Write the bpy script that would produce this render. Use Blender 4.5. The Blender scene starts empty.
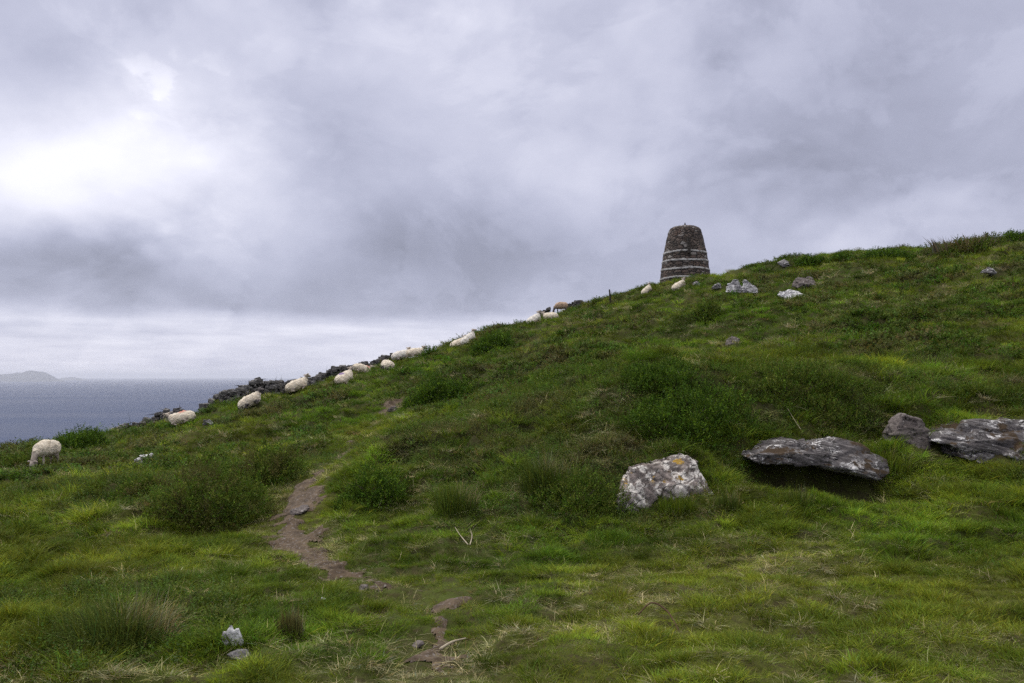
import bpy, bmesh, math, random
import numpy as np
from mathutils import Vector, Matrix

R = math.radians
rng = np.random.default_rng(11)
random.seed(11)
S = bpy.context.scene
COL = S.collection

# ------------------------------------------------------------------ camera
EYE = 1.65
FPX = 796.0                      # focal length in pixels of the 1024 wide frame
PITCH = math.atan(35.0 / FPX)
cam_d = bpy.data.cameras.new('camera')
cam_d.sensor_width = 36.0
cam_d.lens = 36.0 * FPX / 1024.0
cam_d.clip_start = 0.05
cam_d.clip_end = 300000.0
cam = bpy.data.objects.new('camera', cam_d)
cam.location = (0, 0, EYE)
cam.rotation_euler = (R(90) + PITCH, 0, 0)
COL.objects.link(cam)
S.camera = cam


def ray(px, py):
    """direction (unit forward Y) of a photograph pixel"""
    cx, cy = (px - 512) / FPX, (341.5 - py) / FPX
    c, s = math.cos(PITCH), math.sin(PITCH)
    d = np.array([cx, c - s * cy, s + c * cy])
    return d / d[1]


def az_el(px, py):
    d = ray(px, py)
    return math.degrees(math.atan2(d[0], d[1])), math.degrees(math.atan2(d[2], math.hypot(d[0], d[1])))


# ------------------------------------------------------------------ render / view
S.view_settings.view_transform = 'Standard'
S.view_settings.look = 'None'
S.view_settings.exposure = 0.10
S.view_settings.gamma = 1.0
S.view_settings.use_curve_mapping = False
S.cycles.use_denoising = False
S.cycles.denoiser = 'OPENIMAGEDENOISE'
S.cycles.denoising_input_passes = 'RGB_ALBEDO_NORMAL'
S.cycles.denoising_prefilter = 'ACCURATE'
S.cycles.max_bounces = 6
S.cycles.diffuse_bounces = 3
S.cycles.glossy_bounces = 2
S.cycles.transmission_bounces = 3
S.cycles.volume_bounces = 1
S.cycles.transparent_max_bounces = 4
S.cycles.use_adaptive_sampling = False
S.cycles.sampling_pattern = 'BLUE_NOISE'
S.cycles.sample_clamp_indirect = 4.0

# ------------------------------------------------------------------ node helpers
class G:
    """small helper that writes math node graphs"""
    def __init__(self, nt):
        self.nt = nt

    def new(self, t, **kw):
        n = self.nt.nodes.new(t)
        for k, v in kw.items():
            setattr(n, k, v)
        return n

    def put(self, sock, v):
        if v is None:
            return
        if isinstance(v, bpy.types.NodeSocket):
            self.nt.links.new(v, sock)
        else:
            try:
                sock.default_value = v
            except Exception:
                sock.default_value = (*v, 1.0)

    def m(self, op, a, b=None, c=None, clamp=False):
        n = self.new('ShaderNodeMath', operation=op, use_clamp=clamp)
        self.put(n.inputs[0], a); self.put(n.inputs[1], b); self.put(n.inputs[2], c)
        return n.outputs[0]

    def add(self, *xs):
        r = xs[0]
        for x in xs[1:]:
            r = self.m('ADD', r, x)
        return r

    def mul(self, a, b):
        return self.m('MULTIPLY', a, b)

    def sub(self, a, b):
        return self.m('SUBTRACT', a, b)

    def step(self, x, lo, hi):
        n = self.new('ShaderNodeMapRange', interpolation_type='SMOOTHSTEP', clamp=True)
        self.put(n.inputs[0], x); n.inputs[1].default_value = lo; n.inputs[2].default_value = hi
        return n.outputs[0]

    def vscale(self, v, s):
        n = self.new('ShaderNodeVectorMath', operation='MULTIPLY')
        self.put(n.inputs[0], v); n.inputs[1].default_value = s
        return n.outputs[0]

    def vadd(self, v, s):
        n = self.new('ShaderNodeVectorMath', operation='ADD')
        self.put(n.inputs[0], v); self.put(n.inputs[1], s)
        return n.outputs[0]

    def noise(self, v, scale, detail=4, rough=0.55, dist=0.0, out=0):
        n = self.new('ShaderNodeTexNoise')
        self.put(n.inputs['Vector'], v)
        n.inputs['Scale'].default_value = scale; n.inputs['Detail'].default_value = detail
        n.inputs['Roughness'].default_value = rough; n.inputs['Distortion'].default_value = dist
        return n.outputs[out]

    def mix(self, f, a, b):
        n = self.new('ShaderNodeMix', data_type='RGBA')
        self.put(n.inputs[0], f); self.put(n.inputs[6], a); self.put(n.inputs[7], b)
        return n.outputs[2]


def new_mat(name):
    m = bpy.data.materials.new(name)
    m.use_nodes = True
    nt = m.node_tree
    bs = nt.nodes['Principled BSDF']
    bs.inputs['Specular IOR Level'].default_value = 0.25
    bs.inputs['Roughness'].default_value = 0.85
    return m, G(nt), bs


# ------------------------------------------------------------------ sky and sun
SUN_EL, SUN_AZ = R(46), R(-58)           # azimuth from +Y towards +X
W = bpy.data.worlds.new('World')
S.world = W
W.use_nodes = True
g = G(W.node_tree)
bg_sky = W.node_tree.nodes['Background']
out_w = W.node_tree.nodes['World Output']
sky = g.new('ShaderNodeTexSky', sky_type='NISHITA')
sky.sun_disc = False
sky.sun_elevation = SUN_EL
sky.sun_rotation = SUN_AZ
sky.altitude = 180
g.put(bg_sky.inputs[0], sky.outputs[0])
bg_sky.inputs[1].default_value = 0.10
tc = g.new('ShaderNodeTexCoord')
dirv = tc.outputs['Generated']
sep = g.new('ShaderNodeSeparateXYZ'); g.put(sep.inputs[0], dirv)
az = g.mul(g.m('ARCTAN2', sep.outputs[0], sep.outputs[1]), 180 / math.pi)
el = g.mul(g.m('ARCSINE', sep.outputs[2]), 180 / math.pi)
flat = g.vscale(dirv, (1.0, 1.0, 1.45))
wv = g.new('ShaderNodeTexNoise')
g.put(wv.inputs['Vector'], flat); wv.inputs['Scale'].default_value = 3.6
wv.inputs['Detail'].default_value = 7; wv.inputs['Roughness'].default_value = 0.56
wsep = g.new('ShaderNodeSeparateXYZ'); g.put(wsep.inputs[0], wv.outputs['Color'])
azw = g.add(az, g.mul(g.sub(wsep.outputs[0], 0.5), 17.0))
elw = g.add(el, g.mul(g.sub(wsep.outputs[1], 0.5), 10.0))


def blob(px, py, sx, sy, amp):
    a0, e0 = az_el(px, py)
    k = 0.0695
    dx = g.m('DIVIDE', g.sub(azw, a0), sx * k)
    dy = g.m('DIVIDE', g.sub(elw, e0), sy * k)
    r2 = g.add(g.mul(dx, dx), g.mul(dy, dy))
    return g.mul(g.m('EXPONENT', g.mul(r2, -0.5)), amp)


big = g.noise(flat, 2.3, 6, 0.55, 0.3)
mid = g.noise(flat, 6.5, 8, 0.58, 0.25)
val = g.add(0.625, g.mul(g.sub(big, 0.5), 0.30), g.mul(g.sub(mid, 0.5), 0.24))
for b in [(145, 132, 80, 34, 0.31), (55, 160, 80, 36, 0.23), (192, 150, 26, 14, 0.10), (150, 215, 100, 36, 0.13), (470, 40, 190, 80, 0.10), (30, 110, 60, 40, 0.10),
          (40, 274, 140, 32, -0.22), (430, 268, 140, 46, -0.24), (370, 130, 60, 40, -0.04), (870, 150, 230, 110, -0.16),
          (30, 25, 110, 45, -0.06), (565, 200, 40, 34, 0.10), (300, 222, 60, 50, 0.08), (910, 226, 60, 22, 0.12),
          (640, 130, 60, 60, 0.05), (760, 80, 90, 40, -0.03)]:
    val = g.add(val, blob(*b))
# the flat base of the cloud deck and the bright strip of open sky under it
_, e_base = az_el(256, 317)
edge = g.add(el, g.mul(g.sub(g.noise(flat, 7.0, 5, 0.6), 0.5), 1.6))
under = g.sub(1.0, g.step(edge, e_base - 0.65, e_base + 0.75))
stre = g.noise(g.vscale(dirv, (1.0, 1.0, 8.0)), 9.0, 6, 0.6)
strip = g.add(0.75, g.mul(g.sub(stre, 0.5), 0.5))
val = g.add(g.mul(val, g.sub(1.0, under)), g.mul(strip, under))
puff = g.noise(flat, 4.2, 9, 0.6, 0.5)
val = g.add(val, g.mul(g.sub(g.step(puff, 0.48, 0.545), 0.5), 0.045))
bil = g.new('ShaderNodeTexVoronoi', feature='SMOOTH_F1')
g.put(bil.inputs['Vector'], g.vadd(flat, g.vscale(wv.outputs['Color'], (0.20, 0.20, 0.20)))); bil.inputs['Scale'].default_value = 8.5
bil.inputs['Detail'].default_value = 2.5; bil.inputs['Roughness'].default_value = 0.6
gap = g.m('MINIMUM', g.add(blob(140, 150, 105, 50, 1.0), blob(330, 215, 60, 40, 0.5)), 1.0)
tops = g.step(g.add(puff, g.mul(g.sub(bil.outputs['Distance'], 0.4), -0.35)), 0.47, 0.535)
val = g.add(val, g.mul(gap, g.mul(g.sub(tops, 0.38), 0.17)))
heap = g.mul(g.step(big, 0.44, 0.60), g.sub(0.42, bil.outputs['Distance']))
val = g.add(val, g.mul(heap, 0.20))
val = g.m('MINIMUM', g.m('MAXIMUM', val, 0.30), 0.98)
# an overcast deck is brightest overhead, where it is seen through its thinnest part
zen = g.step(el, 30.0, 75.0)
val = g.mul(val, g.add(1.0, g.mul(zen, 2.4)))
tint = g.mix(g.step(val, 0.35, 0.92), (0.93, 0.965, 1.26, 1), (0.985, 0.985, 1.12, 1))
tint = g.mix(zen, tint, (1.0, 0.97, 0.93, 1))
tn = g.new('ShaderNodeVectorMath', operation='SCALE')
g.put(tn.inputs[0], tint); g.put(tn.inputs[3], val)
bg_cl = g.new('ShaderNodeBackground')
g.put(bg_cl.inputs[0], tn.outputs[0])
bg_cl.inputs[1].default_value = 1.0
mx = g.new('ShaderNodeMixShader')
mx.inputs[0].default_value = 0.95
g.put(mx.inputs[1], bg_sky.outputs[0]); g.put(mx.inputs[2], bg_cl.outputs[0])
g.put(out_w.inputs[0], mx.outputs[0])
W.cycles.sampling_method = 'MANUAL'
W.cycles.sample_map_resolution = 512

sun_d = bpy.data.lights.new('sun', 'SUN')
sun_d.energy = 1.5
sun_d.angle = R(14)
sun_d.color = (1.0, 0.97, 0.92)
sun = bpy.data.objects.new('sun', sun_d)
sdir = Vector((math.sin(SUN_AZ) * math.cos(SUN_EL), math.cos(SUN_AZ) * math.cos(SUN_EL), math.sin(SUN_EL)))
sun.rotation_euler = (-sdir).to_track_quat('-Z', 'Y').to_euler()
sun.location = (0, 0, 60)
COL.objects.link(sun)


# ------------------------------------------------------------------ object helpers
def tag(o, label=None, cat=None, group=None, kind=None):
    if label: o['label'] = label
    if cat: o['category'] = cat
    if group: o['group'] = group
    if kind: o['kind'] = kind
    return o


def link(name, me, mat=None, parent=None, loc=None):
    o = bpy.data.objects.new(name, me)
    if mat is not None and me is not None:
        me.materials.append(mat)
    COL.objects.link(o)
    if parent is not None:
        o.parent = parent
    if loc is not None:
        o.location = loc
    return o


def mesh_np(name, V, F, smooth=True):
    """mesh from an (n,3) array and an (m,k) face array (k constant)"""
    me = bpy.data.meshes.new(name)
    V = np.ascontiguousarray(V, np.float32); F = np.ascontiguousarray(F, np.int32)
    k = F.shape[1]
    me.vertices.add(len(V)); me.vertices.foreach_set('co', V.ravel())
    me.loops.add(F.size); me.loops.foreach_set('vertex_index', F.ravel())
    me.polygons.add(len(F))
    me.polygons.foreach_set('loop_start', np.arange(0, F.size, k, dtype=np.int32))
    me.polygons.foreach_set('loop_total', np.full(len(F), k, np.int32))
    me.polygons.foreach_set('use_smooth', np.full(len(F), smooth, bool))
    me.update(calc_edges=True)
    me.validate()
    return me


def attr_f(me, name, vals):
    a = me.attributes.new(name, 'FLOAT', 'POINT'); a.data.foreach_set('value', np.asarray(vals, np.float32).ravel())


def attr_c(me, name, vals):
    v = np.asarray(vals, np.float32)
    if v.shape[1] == 3:
        v = np.concatenate([v, np.ones((len(v), 1), np.float32)], 1)
    a = me.attributes.new(name, 'FLOAT_COLOR', 'POINT'); a.data.foreach_set('color', v.ravel())


# ------------------------------------------------------------------ noise in numpy
def _hash(ix, iy, iz, seed):
    h = (ix.astype(np.int64) * 374761393 + iy.astype(np.int64) * 668265263 + iz.astype(np.int64) * 2147483647 + seed * 974634777) & 0xffffffff
    h = ((h ^ (h >> 13)) * 1274126177) & 0xffffffff
    h = ((h ^ (h >> 15)) * 2246822519) & 0xffffffff
    return ((h ^ (h >> 16)) & 0xffff) / 65535.0


def vn(x, y, seed=0):
    ix, iy = np.floor(x), np.floor(y)
    fx, fy = x - ix, y - iy
    fx = fx * fx * fx * (fx * (fx * 6 - 15) + 10); fy = fy * fy * fy * (fy * (fy * 6 - 15) + 10)
    z = np.zeros_like(ix)
    a = _hash(ix, iy, z, seed); b = _hash(ix + 1, iy, z, seed); c = _hash(ix, iy + 1, z, seed); d = _hash(ix + 1, iy + 1, z, seed)
    return (a * (1 - fx) + b * fx) * (1 - fy) + (c * (1 - fx) + d * fx) * fy


def fbm(x, y, seed=0, oct=4, gain=0.5):
    t, a, n = 0.0, 1.0, 0.0
    for i in range(oct):
        c, s = math.cos(0.6 * i + seed), math.sin(0.6 * i + seed)
        t = t + a * vn((x * c - y * s) * 2 ** i + 17.3 * i, (x * s + y * c) * 2 ** i - 9.1 * i, seed + i)
        n += a; a *= gain
    return t / n


def vn3(P, seed=0):
    I = np.floor(P); f = P - I
    f = f * f * (3 - 2 * f)
    r = 0
    for dx in (0, 1):
        for dy in (0, 1):
            for dz in (0, 1):
                w = (f[:, 0] if dx else 1 - f[:, 0]) * (f[:, 1] if dy else 1 - f[:, 1]) * (f[:, 2] if dz else 1 - f[:, 2])
                r = r + w * _hash(I[:, 0] + dx, I[:, 1] + dy, I[:, 2] + dz, seed)
    return r


def fbm3(P, seed=0, oct=4, gain=0.5):
    t, a, n = 0.0, 1.0, 0.0
    for i in range(oct):
        t = t + a * vn3(P * 2 ** i + 13.7 * i, seed + i); n += a; a *= gain
    return t / n


def sstep(x, a, b):
    t = np.clip((x - a) / (b - a), 0, 1)
    return t * t * (3 - 2 * t)


# ------------------------------------------------------------------ terrain
CTRL = [  # pixel column, pixel row, distance along Y (m)
    (-250, 683, 5.6), (0, 683, 5.0), (512, 683, 4.4), (1024, 683, 4.1), (1250, 683, 3.9),
    (0, 600, 7.4), (512, 600, 6.4), (1024, 600, 5.6),
    (-150, 530, 13.0), (0, 530, 12.0), (200, 540, 10.0), (330, 548, 8.9), (512, 540, 8.8), (660, 514, 9.3), (800, 500, 9.5), (940, 480, 10.2), (1060, 470, 10.4),
    (0, 478, 21.0), (170, 470, 19.0), (300, 468, 16.0), (345, 450, 18.0), (395, 412, 26.0), (250, 412, 31.0), (150, 440, 27.0),
    (560, 470, 11.6), (660, 445, 10.9), (800, 437, 11.4), (930, 420, 12.2), (1060, 408, 12.6), (1200, 400, 12.4),
    (512, 405, 18.5), (660, 375, 17.5), (850, 360, 17.0), (1024, 345, 17.0), (1250, 330, 17.0),
    (512, 362, 33.0), (660, 325, 35.0), (850, 300, 33.0), (1024, 292, 29.0),
]
CREST = [(-320, 502.0, 24), (-120, 472.0, 26), (0, 460.0, 28), (45, 451.0, 29), (75, 448.0, 29.5), (105, 442.0, 30.5), (125, 436.0, 31), (170, 425.0, 32.5), (215, 414.0, 34.5), (250, 403.0, 35.5), (300, 393.0, 37), (345, 381.0, 40),
         (400, 363.0, 44), (430, 354.0, 46), (480, 341.0, 49), (530, 326.0, 53), (570, 316.0, 58), (600, 308.0, 59), (640, 296.0, 60), (660, 292.0, 60),
         (710, 283.0, 59.5), (740, 275.0, 58), (800, 266.0, 56), (850, 259.0, 53), (890, 255.0, 50), (930, 251.0, 48), (960, 248.0, 47), (1000, 243.0, 46), (1024, 240.0, 45.5), (1200, 224.0, 43), (1400, 207.0, 42)]


def wpt(px, py, Y):
    d = ray(px, py)
    return (d[0] * Y, Y, EYE + d[2] * Y)


pts = [wpt(*c) for c in CTRL] + [wpt(*c) for c in CREST]
pts += [(0, 0, 0), (-2, 0, -0.35), (2.2, 0, 0.12), (0, -6, -0.3), (-5, -5, -1.0), (5, -5, 0.6), (-6, 2, -0.95), (6, 2, 0.45), (12, 0, 1.6), (-14, 0, -2.2)]
for px, py, Y in CREST[::2]:
    d = ray(px, py)
    for k, dz in ((1.3, -0.018), (1.75, -0.052)):
        pts.append((d[0] * Y * k, Y * k, EYE + (d[2] + dz) * Y * k))
P0 = np.array(pts)


def _tps(P, Q):
    d2 = ((P[:, None, :] - Q[None]) ** 2).sum(-1) + 1e-9
    return 0.5 * d2 * np.log(d2)


n0 = len(P0)
A = np.zeros((n0 + 3, n0 + 3))
A[:n0, :n0] = _tps(P0[:, :2], P0[:, :2]) + np.eye(n0) * 0.4
A[:n0, n0] = 1; A[:n0, n0 + 1:] = P0[:, :2]; A[n0:, :n0] = A[:n0, n0:].T
WT = np.linalg.solve(A, np.concatenate([P0[:, 2], np.zeros(3)]))


def base_h(x, y):
    x = np.asarray(x, float); y = np.asarray(y, float)
    shp = x.shape
    q = np.stack([x.ravel(), y.ravel()], 1)
    r = np.hypot(q[:, 0], q[:, 1])
    RM = 85.0
    k = np.minimum(1.0, RM / np.maximum(r, 1e-6))
    qq = q * k[:, None]
    out = np.empty(len(q))
    for i in range(0, len(q), 60000):
        b = qq[i:i + 60000]
        out[i:i + 60000] = _tps(b, P0[:, :2]) @ WT[:n0] + WT[n0] + b @ WT[n0 + 1:]
    # the hillside falls away to the sea on the left and behind its brow
    ex = np.maximum(r - RM, 0)
    out -= ex * 0.30 + 0.0006 * ex * ex * (ex < 200)
    out = np.maximum(out, -188.0)
    return out.reshape(shp)


def locate_base(px, py):
    d = ray(px, py)
    Y = np.concatenate([np.arange(2.5, 20, 0.02), np.arange(20, 80, 0.05)])
    z = EYE + d[2] * Y
    h = base_h(d[0] * Y, Y)
    hit = np.nonzero(h > z)[0]
    i = hit[0] if len(hit) else int(np.argmin(z - h))
    return np.array([d[0] * Y[i], Y[i]])


PATH_PX = [(432, 720), (425, 655), (443, 603), (398, 586), (345, 573), (308, 549), (293, 525), (303, 502), (324, 482), (335, 464), (346, 449), (367, 430), (397, 410), (400, 398)]
PATH = np.array([locate_base(*p) for p in PATH_PX])


def smooth_line(P, n=12):
    out = []
    Q = np.vstack([2 * P[0] - P[1], P, 2 * P[-1] - P[-2]])
    for i in range(1, len(Q) - 2):
        p0, p1, p2, p3 = Q[i - 1:i + 3]
        for t in np.linspace(0, 1, n, endpoint=False):
            out.append(0.5 * ((2 * p1) + (-p0 + p2) * t + (2 * p0 - 5 * p1 + 4 * p2 - p3) * t * t + (-p0 + 3 * p1 - 3 * p2 + p3) * t ** 3))
    out.append(P[-1])
    return np.array(out)


PATHS = smooth_line(PATH)


def path_dist(x, y):
    shp = np.shape(x)
    q = np.stack([np.ravel(x), np.ravel(y)], 1)
    best = np.full(len(q), 1e9)
    near = (q[:, 1] < 34) & (q[:, 1] > 1) & (q[:, 0] > -10) & (q[:, 0] < 4)
    qn = q[near]
    b = np.full(len(qn), 1e9)
    for a, c in zip(PATHS[:-1], PATHS[1:]):
        ab = c - a
        t = np.clip(((qn - a) @ ab) / (ab @ ab), 0, 1)
        b = np.minimum(b, np.hypot(*(qn - a - t[:, None] * ab).T))
    best[near] = b
    return best.reshape(shp)


def ell(x, y, c, rx, ry):
    return np.exp(-0.5 * (((x - c[0]) / rx) ** 2 + ((y - c[1]) / ry) ** 2))


C_BANK = locate_base(690, 430)
HOL = (3.82, 10.18)
MOUNDS = [(locate_base(365, 490), 0.9, 1.2, 0.22), (locate_base(520, 495), 1.2, 1.0, 0.18), (locate_base(560, 440), 2.0, 1.6, 0.2),
          (locate_base(640, 350), 3.0, 2.5, 0.3), (locate_base(760, 330), 3.0, 2.5, 0.3), (locate_base(470, 385), 2.6, 2.2, 0.3),
          (locate_base(110, 500), 1.6, 1.2, 0.15), (locate_base(420, 470), 1.0, 0.9, 0.15), (locate_base(600, 400), 2.0, 1.5, 0.22)]


def rough_mask(x, y):
    """0 on grazed lawn, 1 on tussocky heath"""
    r = np.hypot(x, y)
    m = sstep(r, 6.5, 12.5)
    pd = path_dist(x, y)
    m = m * (1 - 0.85 * np.exp(-(pd / 1.1) ** 2))
    bl = ell(x, y, (-3.3, 5.8), 1.3, 1.0)
    return np.clip(m + 0.7 * bl, 0, 1)


def H(x, y):
    x = np.asarray(x, float); y = np.asarray(y, float)
    h = base_h(x, y)
    r = np.hypot(x, y)
    m = rough_mask(x, y)
    wx = x + 0.35 * (vn(x * 1.3, y * 1.3, 41) - 0.5); wy = y + 0.35 * (vn(x * 1.3, y * 1.3, 42) - 0.5)
    t1 = 1 - np.abs(2 * fbm(wx * 0.85, wy * 0.85, 3, 3) - 1)          # tussocks about a metre across
    t2 = 1 - np.abs(2 * vn(wx * 2.6, wy * 2.6, 9) - 1)
    t3 = fbm(x * 0.28, y * 0.28, 21, 2) - 0.5
    far = np.clip(r / 60, 0, 1)
    h = h + m * (0.44 * (t1 - 0.72) + 0.15 * (t2 - 0.5)) * (1 + 0.6 * far) + (0.80 * m + 0.10) * t3 * (0.5 + 0.7 * far)
    h = h + (1 - m) * (0.17 * (fbm(x * 1.1, y * 1.1, 5, 3) - 0.5) + 0.085 * (t2 - 0.5))
    h = h + (0.045 + 0.03 * m) * (vn(x * 5.3, y * 5.3, 13) - 0.5) * np.clip(1.6 - r / 25, 0, 1)
    for c, rx, ry, a in MOUNDS:
        h = h + 1.35 * a * ell(x, y, c, rx, ry)
    h = h + 0.26 * ell(x, y, (C_BANK[0], C_BANK[1] + .6), 1.1, 0.6) + 0.30 * ell(x, y, (HOL[0] + .3, HOL[1] + 2.0), 1.8, 0.6)
    h = h - 0.52 * ell(x, y, HOL, 0.56, 0.36)
    h = h - 0.06 * np.exp(-(path_dist(x, y) / 0.35) ** 2)
    return h


def Hs(x, y):
    return float(H(np.array([x]), np.array([y]))[0])


def at(px, py):
    """the point where a photograph pixel meets the hillside (the brow if it passes over it)"""
    d = ray(px, py)
    Y = np.concatenate([np.arange(2.2, 20, 0.02), np.arange(20, 75, 0.05)])
    z = EYE + d[2] * Y
    h = H(d[0] * Y, Y)
    hit = np.nonzero(h > z)[0]
    i = hit[0] if len(hit) else int(np.argmin(np.where(Y > 18, (z - h) / Y, 9)))
    return np.array([d[0] * Y[i], Y[i], h[i]])


# polar sheet: fine where the photograph looks, coarse round the back, out to the shore
fine = np.linspace(-52, 52, 860)
az_all = np.concatenate([fine, np.arange(54, 308, 4.0)])
rad = np.concatenate([np.linspace(0.25, 2.0, 10)[:-1], np.geomspace(2.0, 82, 640), np.geomspace(86, 4000, 46)])
AZ, RD = np.meshgrid(np.radians(az_all), rad)
TX, TY = RD * np.sin(AZ), RD * np.cos(AZ)
TZ = H(TX, TY)
na, nr = len(az_all), len(rad)
V = np.stack([TX.ravel(), TY.ravel(), TZ.ravel()], 1)
ii, jj = np.meshgrid(np.arange(nr - 1), np.arange(na), indexing='ij')
a_ = (ii * na + jj).ravel(); b_ = (ii * na + (jj + 1) % na).ravel()
c_ = ((ii + 1) * na + (jj + 1) % na).ravel(); d_ = ((ii + 1) * na + jj).ravel()
F = np.stack([a_, d_, c_, b_], 1)
ground_me = mesh_np('hillside', V, F)
# crest distance for every azimuth
elev = (TZ - EYE) / RD
elev[RD < 15] = -9
elev[RD > 80] = -9
CR_AZ = np.radians(fine)
CR_R = rad[np.argmax(elev, axis=0)][:len(fine)]
CR_E = np.max(elev, axis=0)[:len(fine)]


def crest_r(x, y):
    return np.interp(np.arctan2(x, y), CR_AZ, CR_R)


def veg_field(x, y):
    """plant mix fields shared by the ground colour and the scattered plants"""
    m = rough_mask(x, y)
    heath = fbm(x * 0.42, y * 0.42, 61, 4)
    heath = 0.85 * sstep(heath + 0.08 * m, 0.56, 0.70) * sstep(m, 0.25, 0.8)
    for c, rx, ry, a in HEATH_SPOTS:
        heath = np.maximum(heath, a * ell(x, y, c, rx, ry))
    yel = fbm(x * 0.33, y * 0.33, 71, 3)
    yel = sstep(yel, 0.36, 0.66) * (1 - .85 * ell(x, y, (HOL[0] + .2, HOL[1] + 2.2), 3.2, 1.3))
    yel = np.clip(yel + .35 * np.exp(-(path_dist(x, y) / .45) ** 2), 0, 1)
    fine_ = fbm(x * 1.7, y * 1.7, 81, 3)
    dry = sstep(fbm(x * 0.8, y * 0.8, 91, 4), 0.47, 0.68)
    return m, np.clip(heath, 0, 1), yel, fine_, dry


HEATH_SPOTS = [(locate_base(200, 505), 0.9, 0.7, 1.0), (locate_base(255, 470), 1.2, 0.8, 1.0), (locate_base(700, 425), 1.5, 0.9, 1.0),
               (locate_base(590, 495), 0.8, 0.7, 0.9), (locate_base(435, 392), 1.3, 1.2, 1.0), (locate_base(780, 420), 1.3, 0.7, 0.9),
               (locate_base(540, 480), 0.8, 0.7, 0.8), (locate_base(880, 400), 2.0, 0.9, 0.7), (locate_base(130, 480), 1.6, 1.0, 0.8),
               (locate_base(60, 485), 1.6, 1.0, 0.6)]

m_, he_, ye_, fi_, dr_ = veg_field(V[:, 0], V[:, 1])
gcol = (np.array([0.050, 0.068, 0.016])[None] * (1 - ye_[:, None]) + np.array([0.082, 0.092, 0.020])[None] * ye_[:, None])
gcol = gcol * (1 - 0.7 * he_[:, None]) + np.array([0.040, 0.040, 0.018])[None] * 0.7 * he_[:, None]
gcol *= (0.72 + 0.56 * fi_)[:, None]
attr_c(ground_me, 'soil_tone', gcol)

mat, g, bs = new_mat('turf_soil')
at_n = g.new('ShaderNodeAttribute', attribute_name='soil_tone')
geo = g.new('ShaderNodeNewGeometry')
n1 = g.noise(geo.outputs['Position'], 9.0, 6, 0.65)
n2 = g.noise(geo.outputs['Position'], 1.6, 4, 0.6)
cc = g.mix(g.step(n1, 0.38, 0.68), at_n.outputs['Color'], (0.055, 0.047, 0.022, 1))
cc = g.mix(g.mul(g.step(n2, 0.55, 0.75), 0.5), cc, (0.10, 0.085, 0.04, 1))
g.put(bs.inputs['Base Color'], cc)
bs.inputs['Roughness'].default_value = 1.0
bs.inputs['Specular IOR Level'].default_value = 0.05
bmp = g.new('ShaderNodeBump'); bmp.inputs['Strength'].default_value = 0.8; bmp.inputs['Distance'].default_value = 0.05
g.put(bmp.inputs['Height'], n1); g.put(bs.inputs['Normal'], bmp.outputs[0])
ground = tag(link('hillside', ground_me, mat), kind='structure')

# ------------------------------------------------------------------ sea, far island, haze
SEA = -180.0
n_ang = 96
rr = [0.0] + list(np.geomspace(300, 90000, 40))
V = [(0, 0, SEA)]
for r_ in rr[1:]:
    for k in range(n_ang):
        a = 2 * math.pi * k / n_ang
        V.append((r_ * math.sin(a), r_ * math.cos(a), SEA))
bm = bmesh.new()
vs = [bm.verts.new(v) for v in V]
for k in range(n_ang):
    bm.faces.new((vs[0], vs[1 + (k + 1) % n_ang], vs[1 + k]))
for i in range(len(rr) - 2):
    o1, o2 = 1 + i * n_ang, 1 + (i + 1) * n_ang
    for k in range(n_ang):
        bm.faces.new((vs[o1 + k], vs[o1 + (k + 1) % n_ang], vs[o2 + (k + 1) % n_ang], vs[o2 + k]))
me = bpy.data.meshes.new('sea'); bm.to_mesh(me); bm.free()
mat, g, bs = new_mat('sea_water')
geo = g.new('ShaderNodeNewGeometry')
pos = geo.outputs['Position']
w1 = g.noise(g.vscale(pos, (0.004, 0.012, 0.0)), 1.0, 6, 0.62)
w2 = g.noise(g.vscale(pos, (0.00035, 0.0012, 0.0)), 1.0, 5, 0.6)
col = g.mix(g.step(w2, 0.3, 0.7), (0.024, 0.040, 0.090, 1), (0.038, 0.058, 0.118, 1))
g.put(bs.inputs['Base Color'], col)
g.put(bs.inputs['Roughness'], g.add(0.45, g.mul(g.step(w2, 0.35, 0.65), 0.2)))
bs.inputs['IOR'].default_value = 1.33
bs.inputs['Specular IOR Level'].default_value = 0.20
bmp = g.new('ShaderNodeBump'); bmp.inputs['Strength'].default_value = 0.5; bmp.inputs['Distance'].default_value = 9.0
g.put(bmp.inputs['Height'], w1); g.put(bs.inputs['Normal'], bmp.outputs[0])
tag(link('sea', me, mat), kind='structure')

# far island: long ridge that ends in a steep slope on its right
def island(prof, D, depth, name, label, seed):
    prof = np.array(prof, float)                   # pixel column, height in pixels above its shore
    xs = np.linspace(prof[0, 0], prof[-1, 0], 90)
    hs = np.interp(xs, prof[:, 0], prof[:, 1]) * D / FPX
    wx = (xs - 512) / FPX * D
    rows = 26
    V, F_ = [], []
    for j in range(rows):
        t = j / (rows - 1)
        bell = math.sin(math.pi * t) ** 0.75
        rough = 1 + 0.18 * (fbm(xs * 0.16 + seed, np.full(90, t * 5.0), seed, 4) - 0.5) * 2 * (1 if 0 < j < rows - 1 else 0)
        for i in range(90):
            V.append((wx[i] * (1 + (t - .5) * depth / D), D + (t - 0.5) * depth, SEA - 2 + hs[i] * bell * rough[i]))
    for j in range(rows - 1):
        for i in range(89):
            F_.append((j * 90 + i, j * 90 + i + 1, (j + 1) * 90 + i + 1, (j + 1) * 90 + i))
    me = mesh_np(name, np.array(V), np.array(F_))
    mat, g, bs = new_mat(name + '_rock')
    ge = g.new('ShaderNodeNewGeometry')
    nn = g.noise(ge.outputs['Position'], 0.002, 6, 0.6)
    g.put(bs.inputs['Base Color'], g.mix(nn, (0.05, 0.06, 0.07, 1), (0.085, 0.09, 0.10, 1)))
    o = link(name, me, mat)
    return tag(o, kind='structure')


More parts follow.
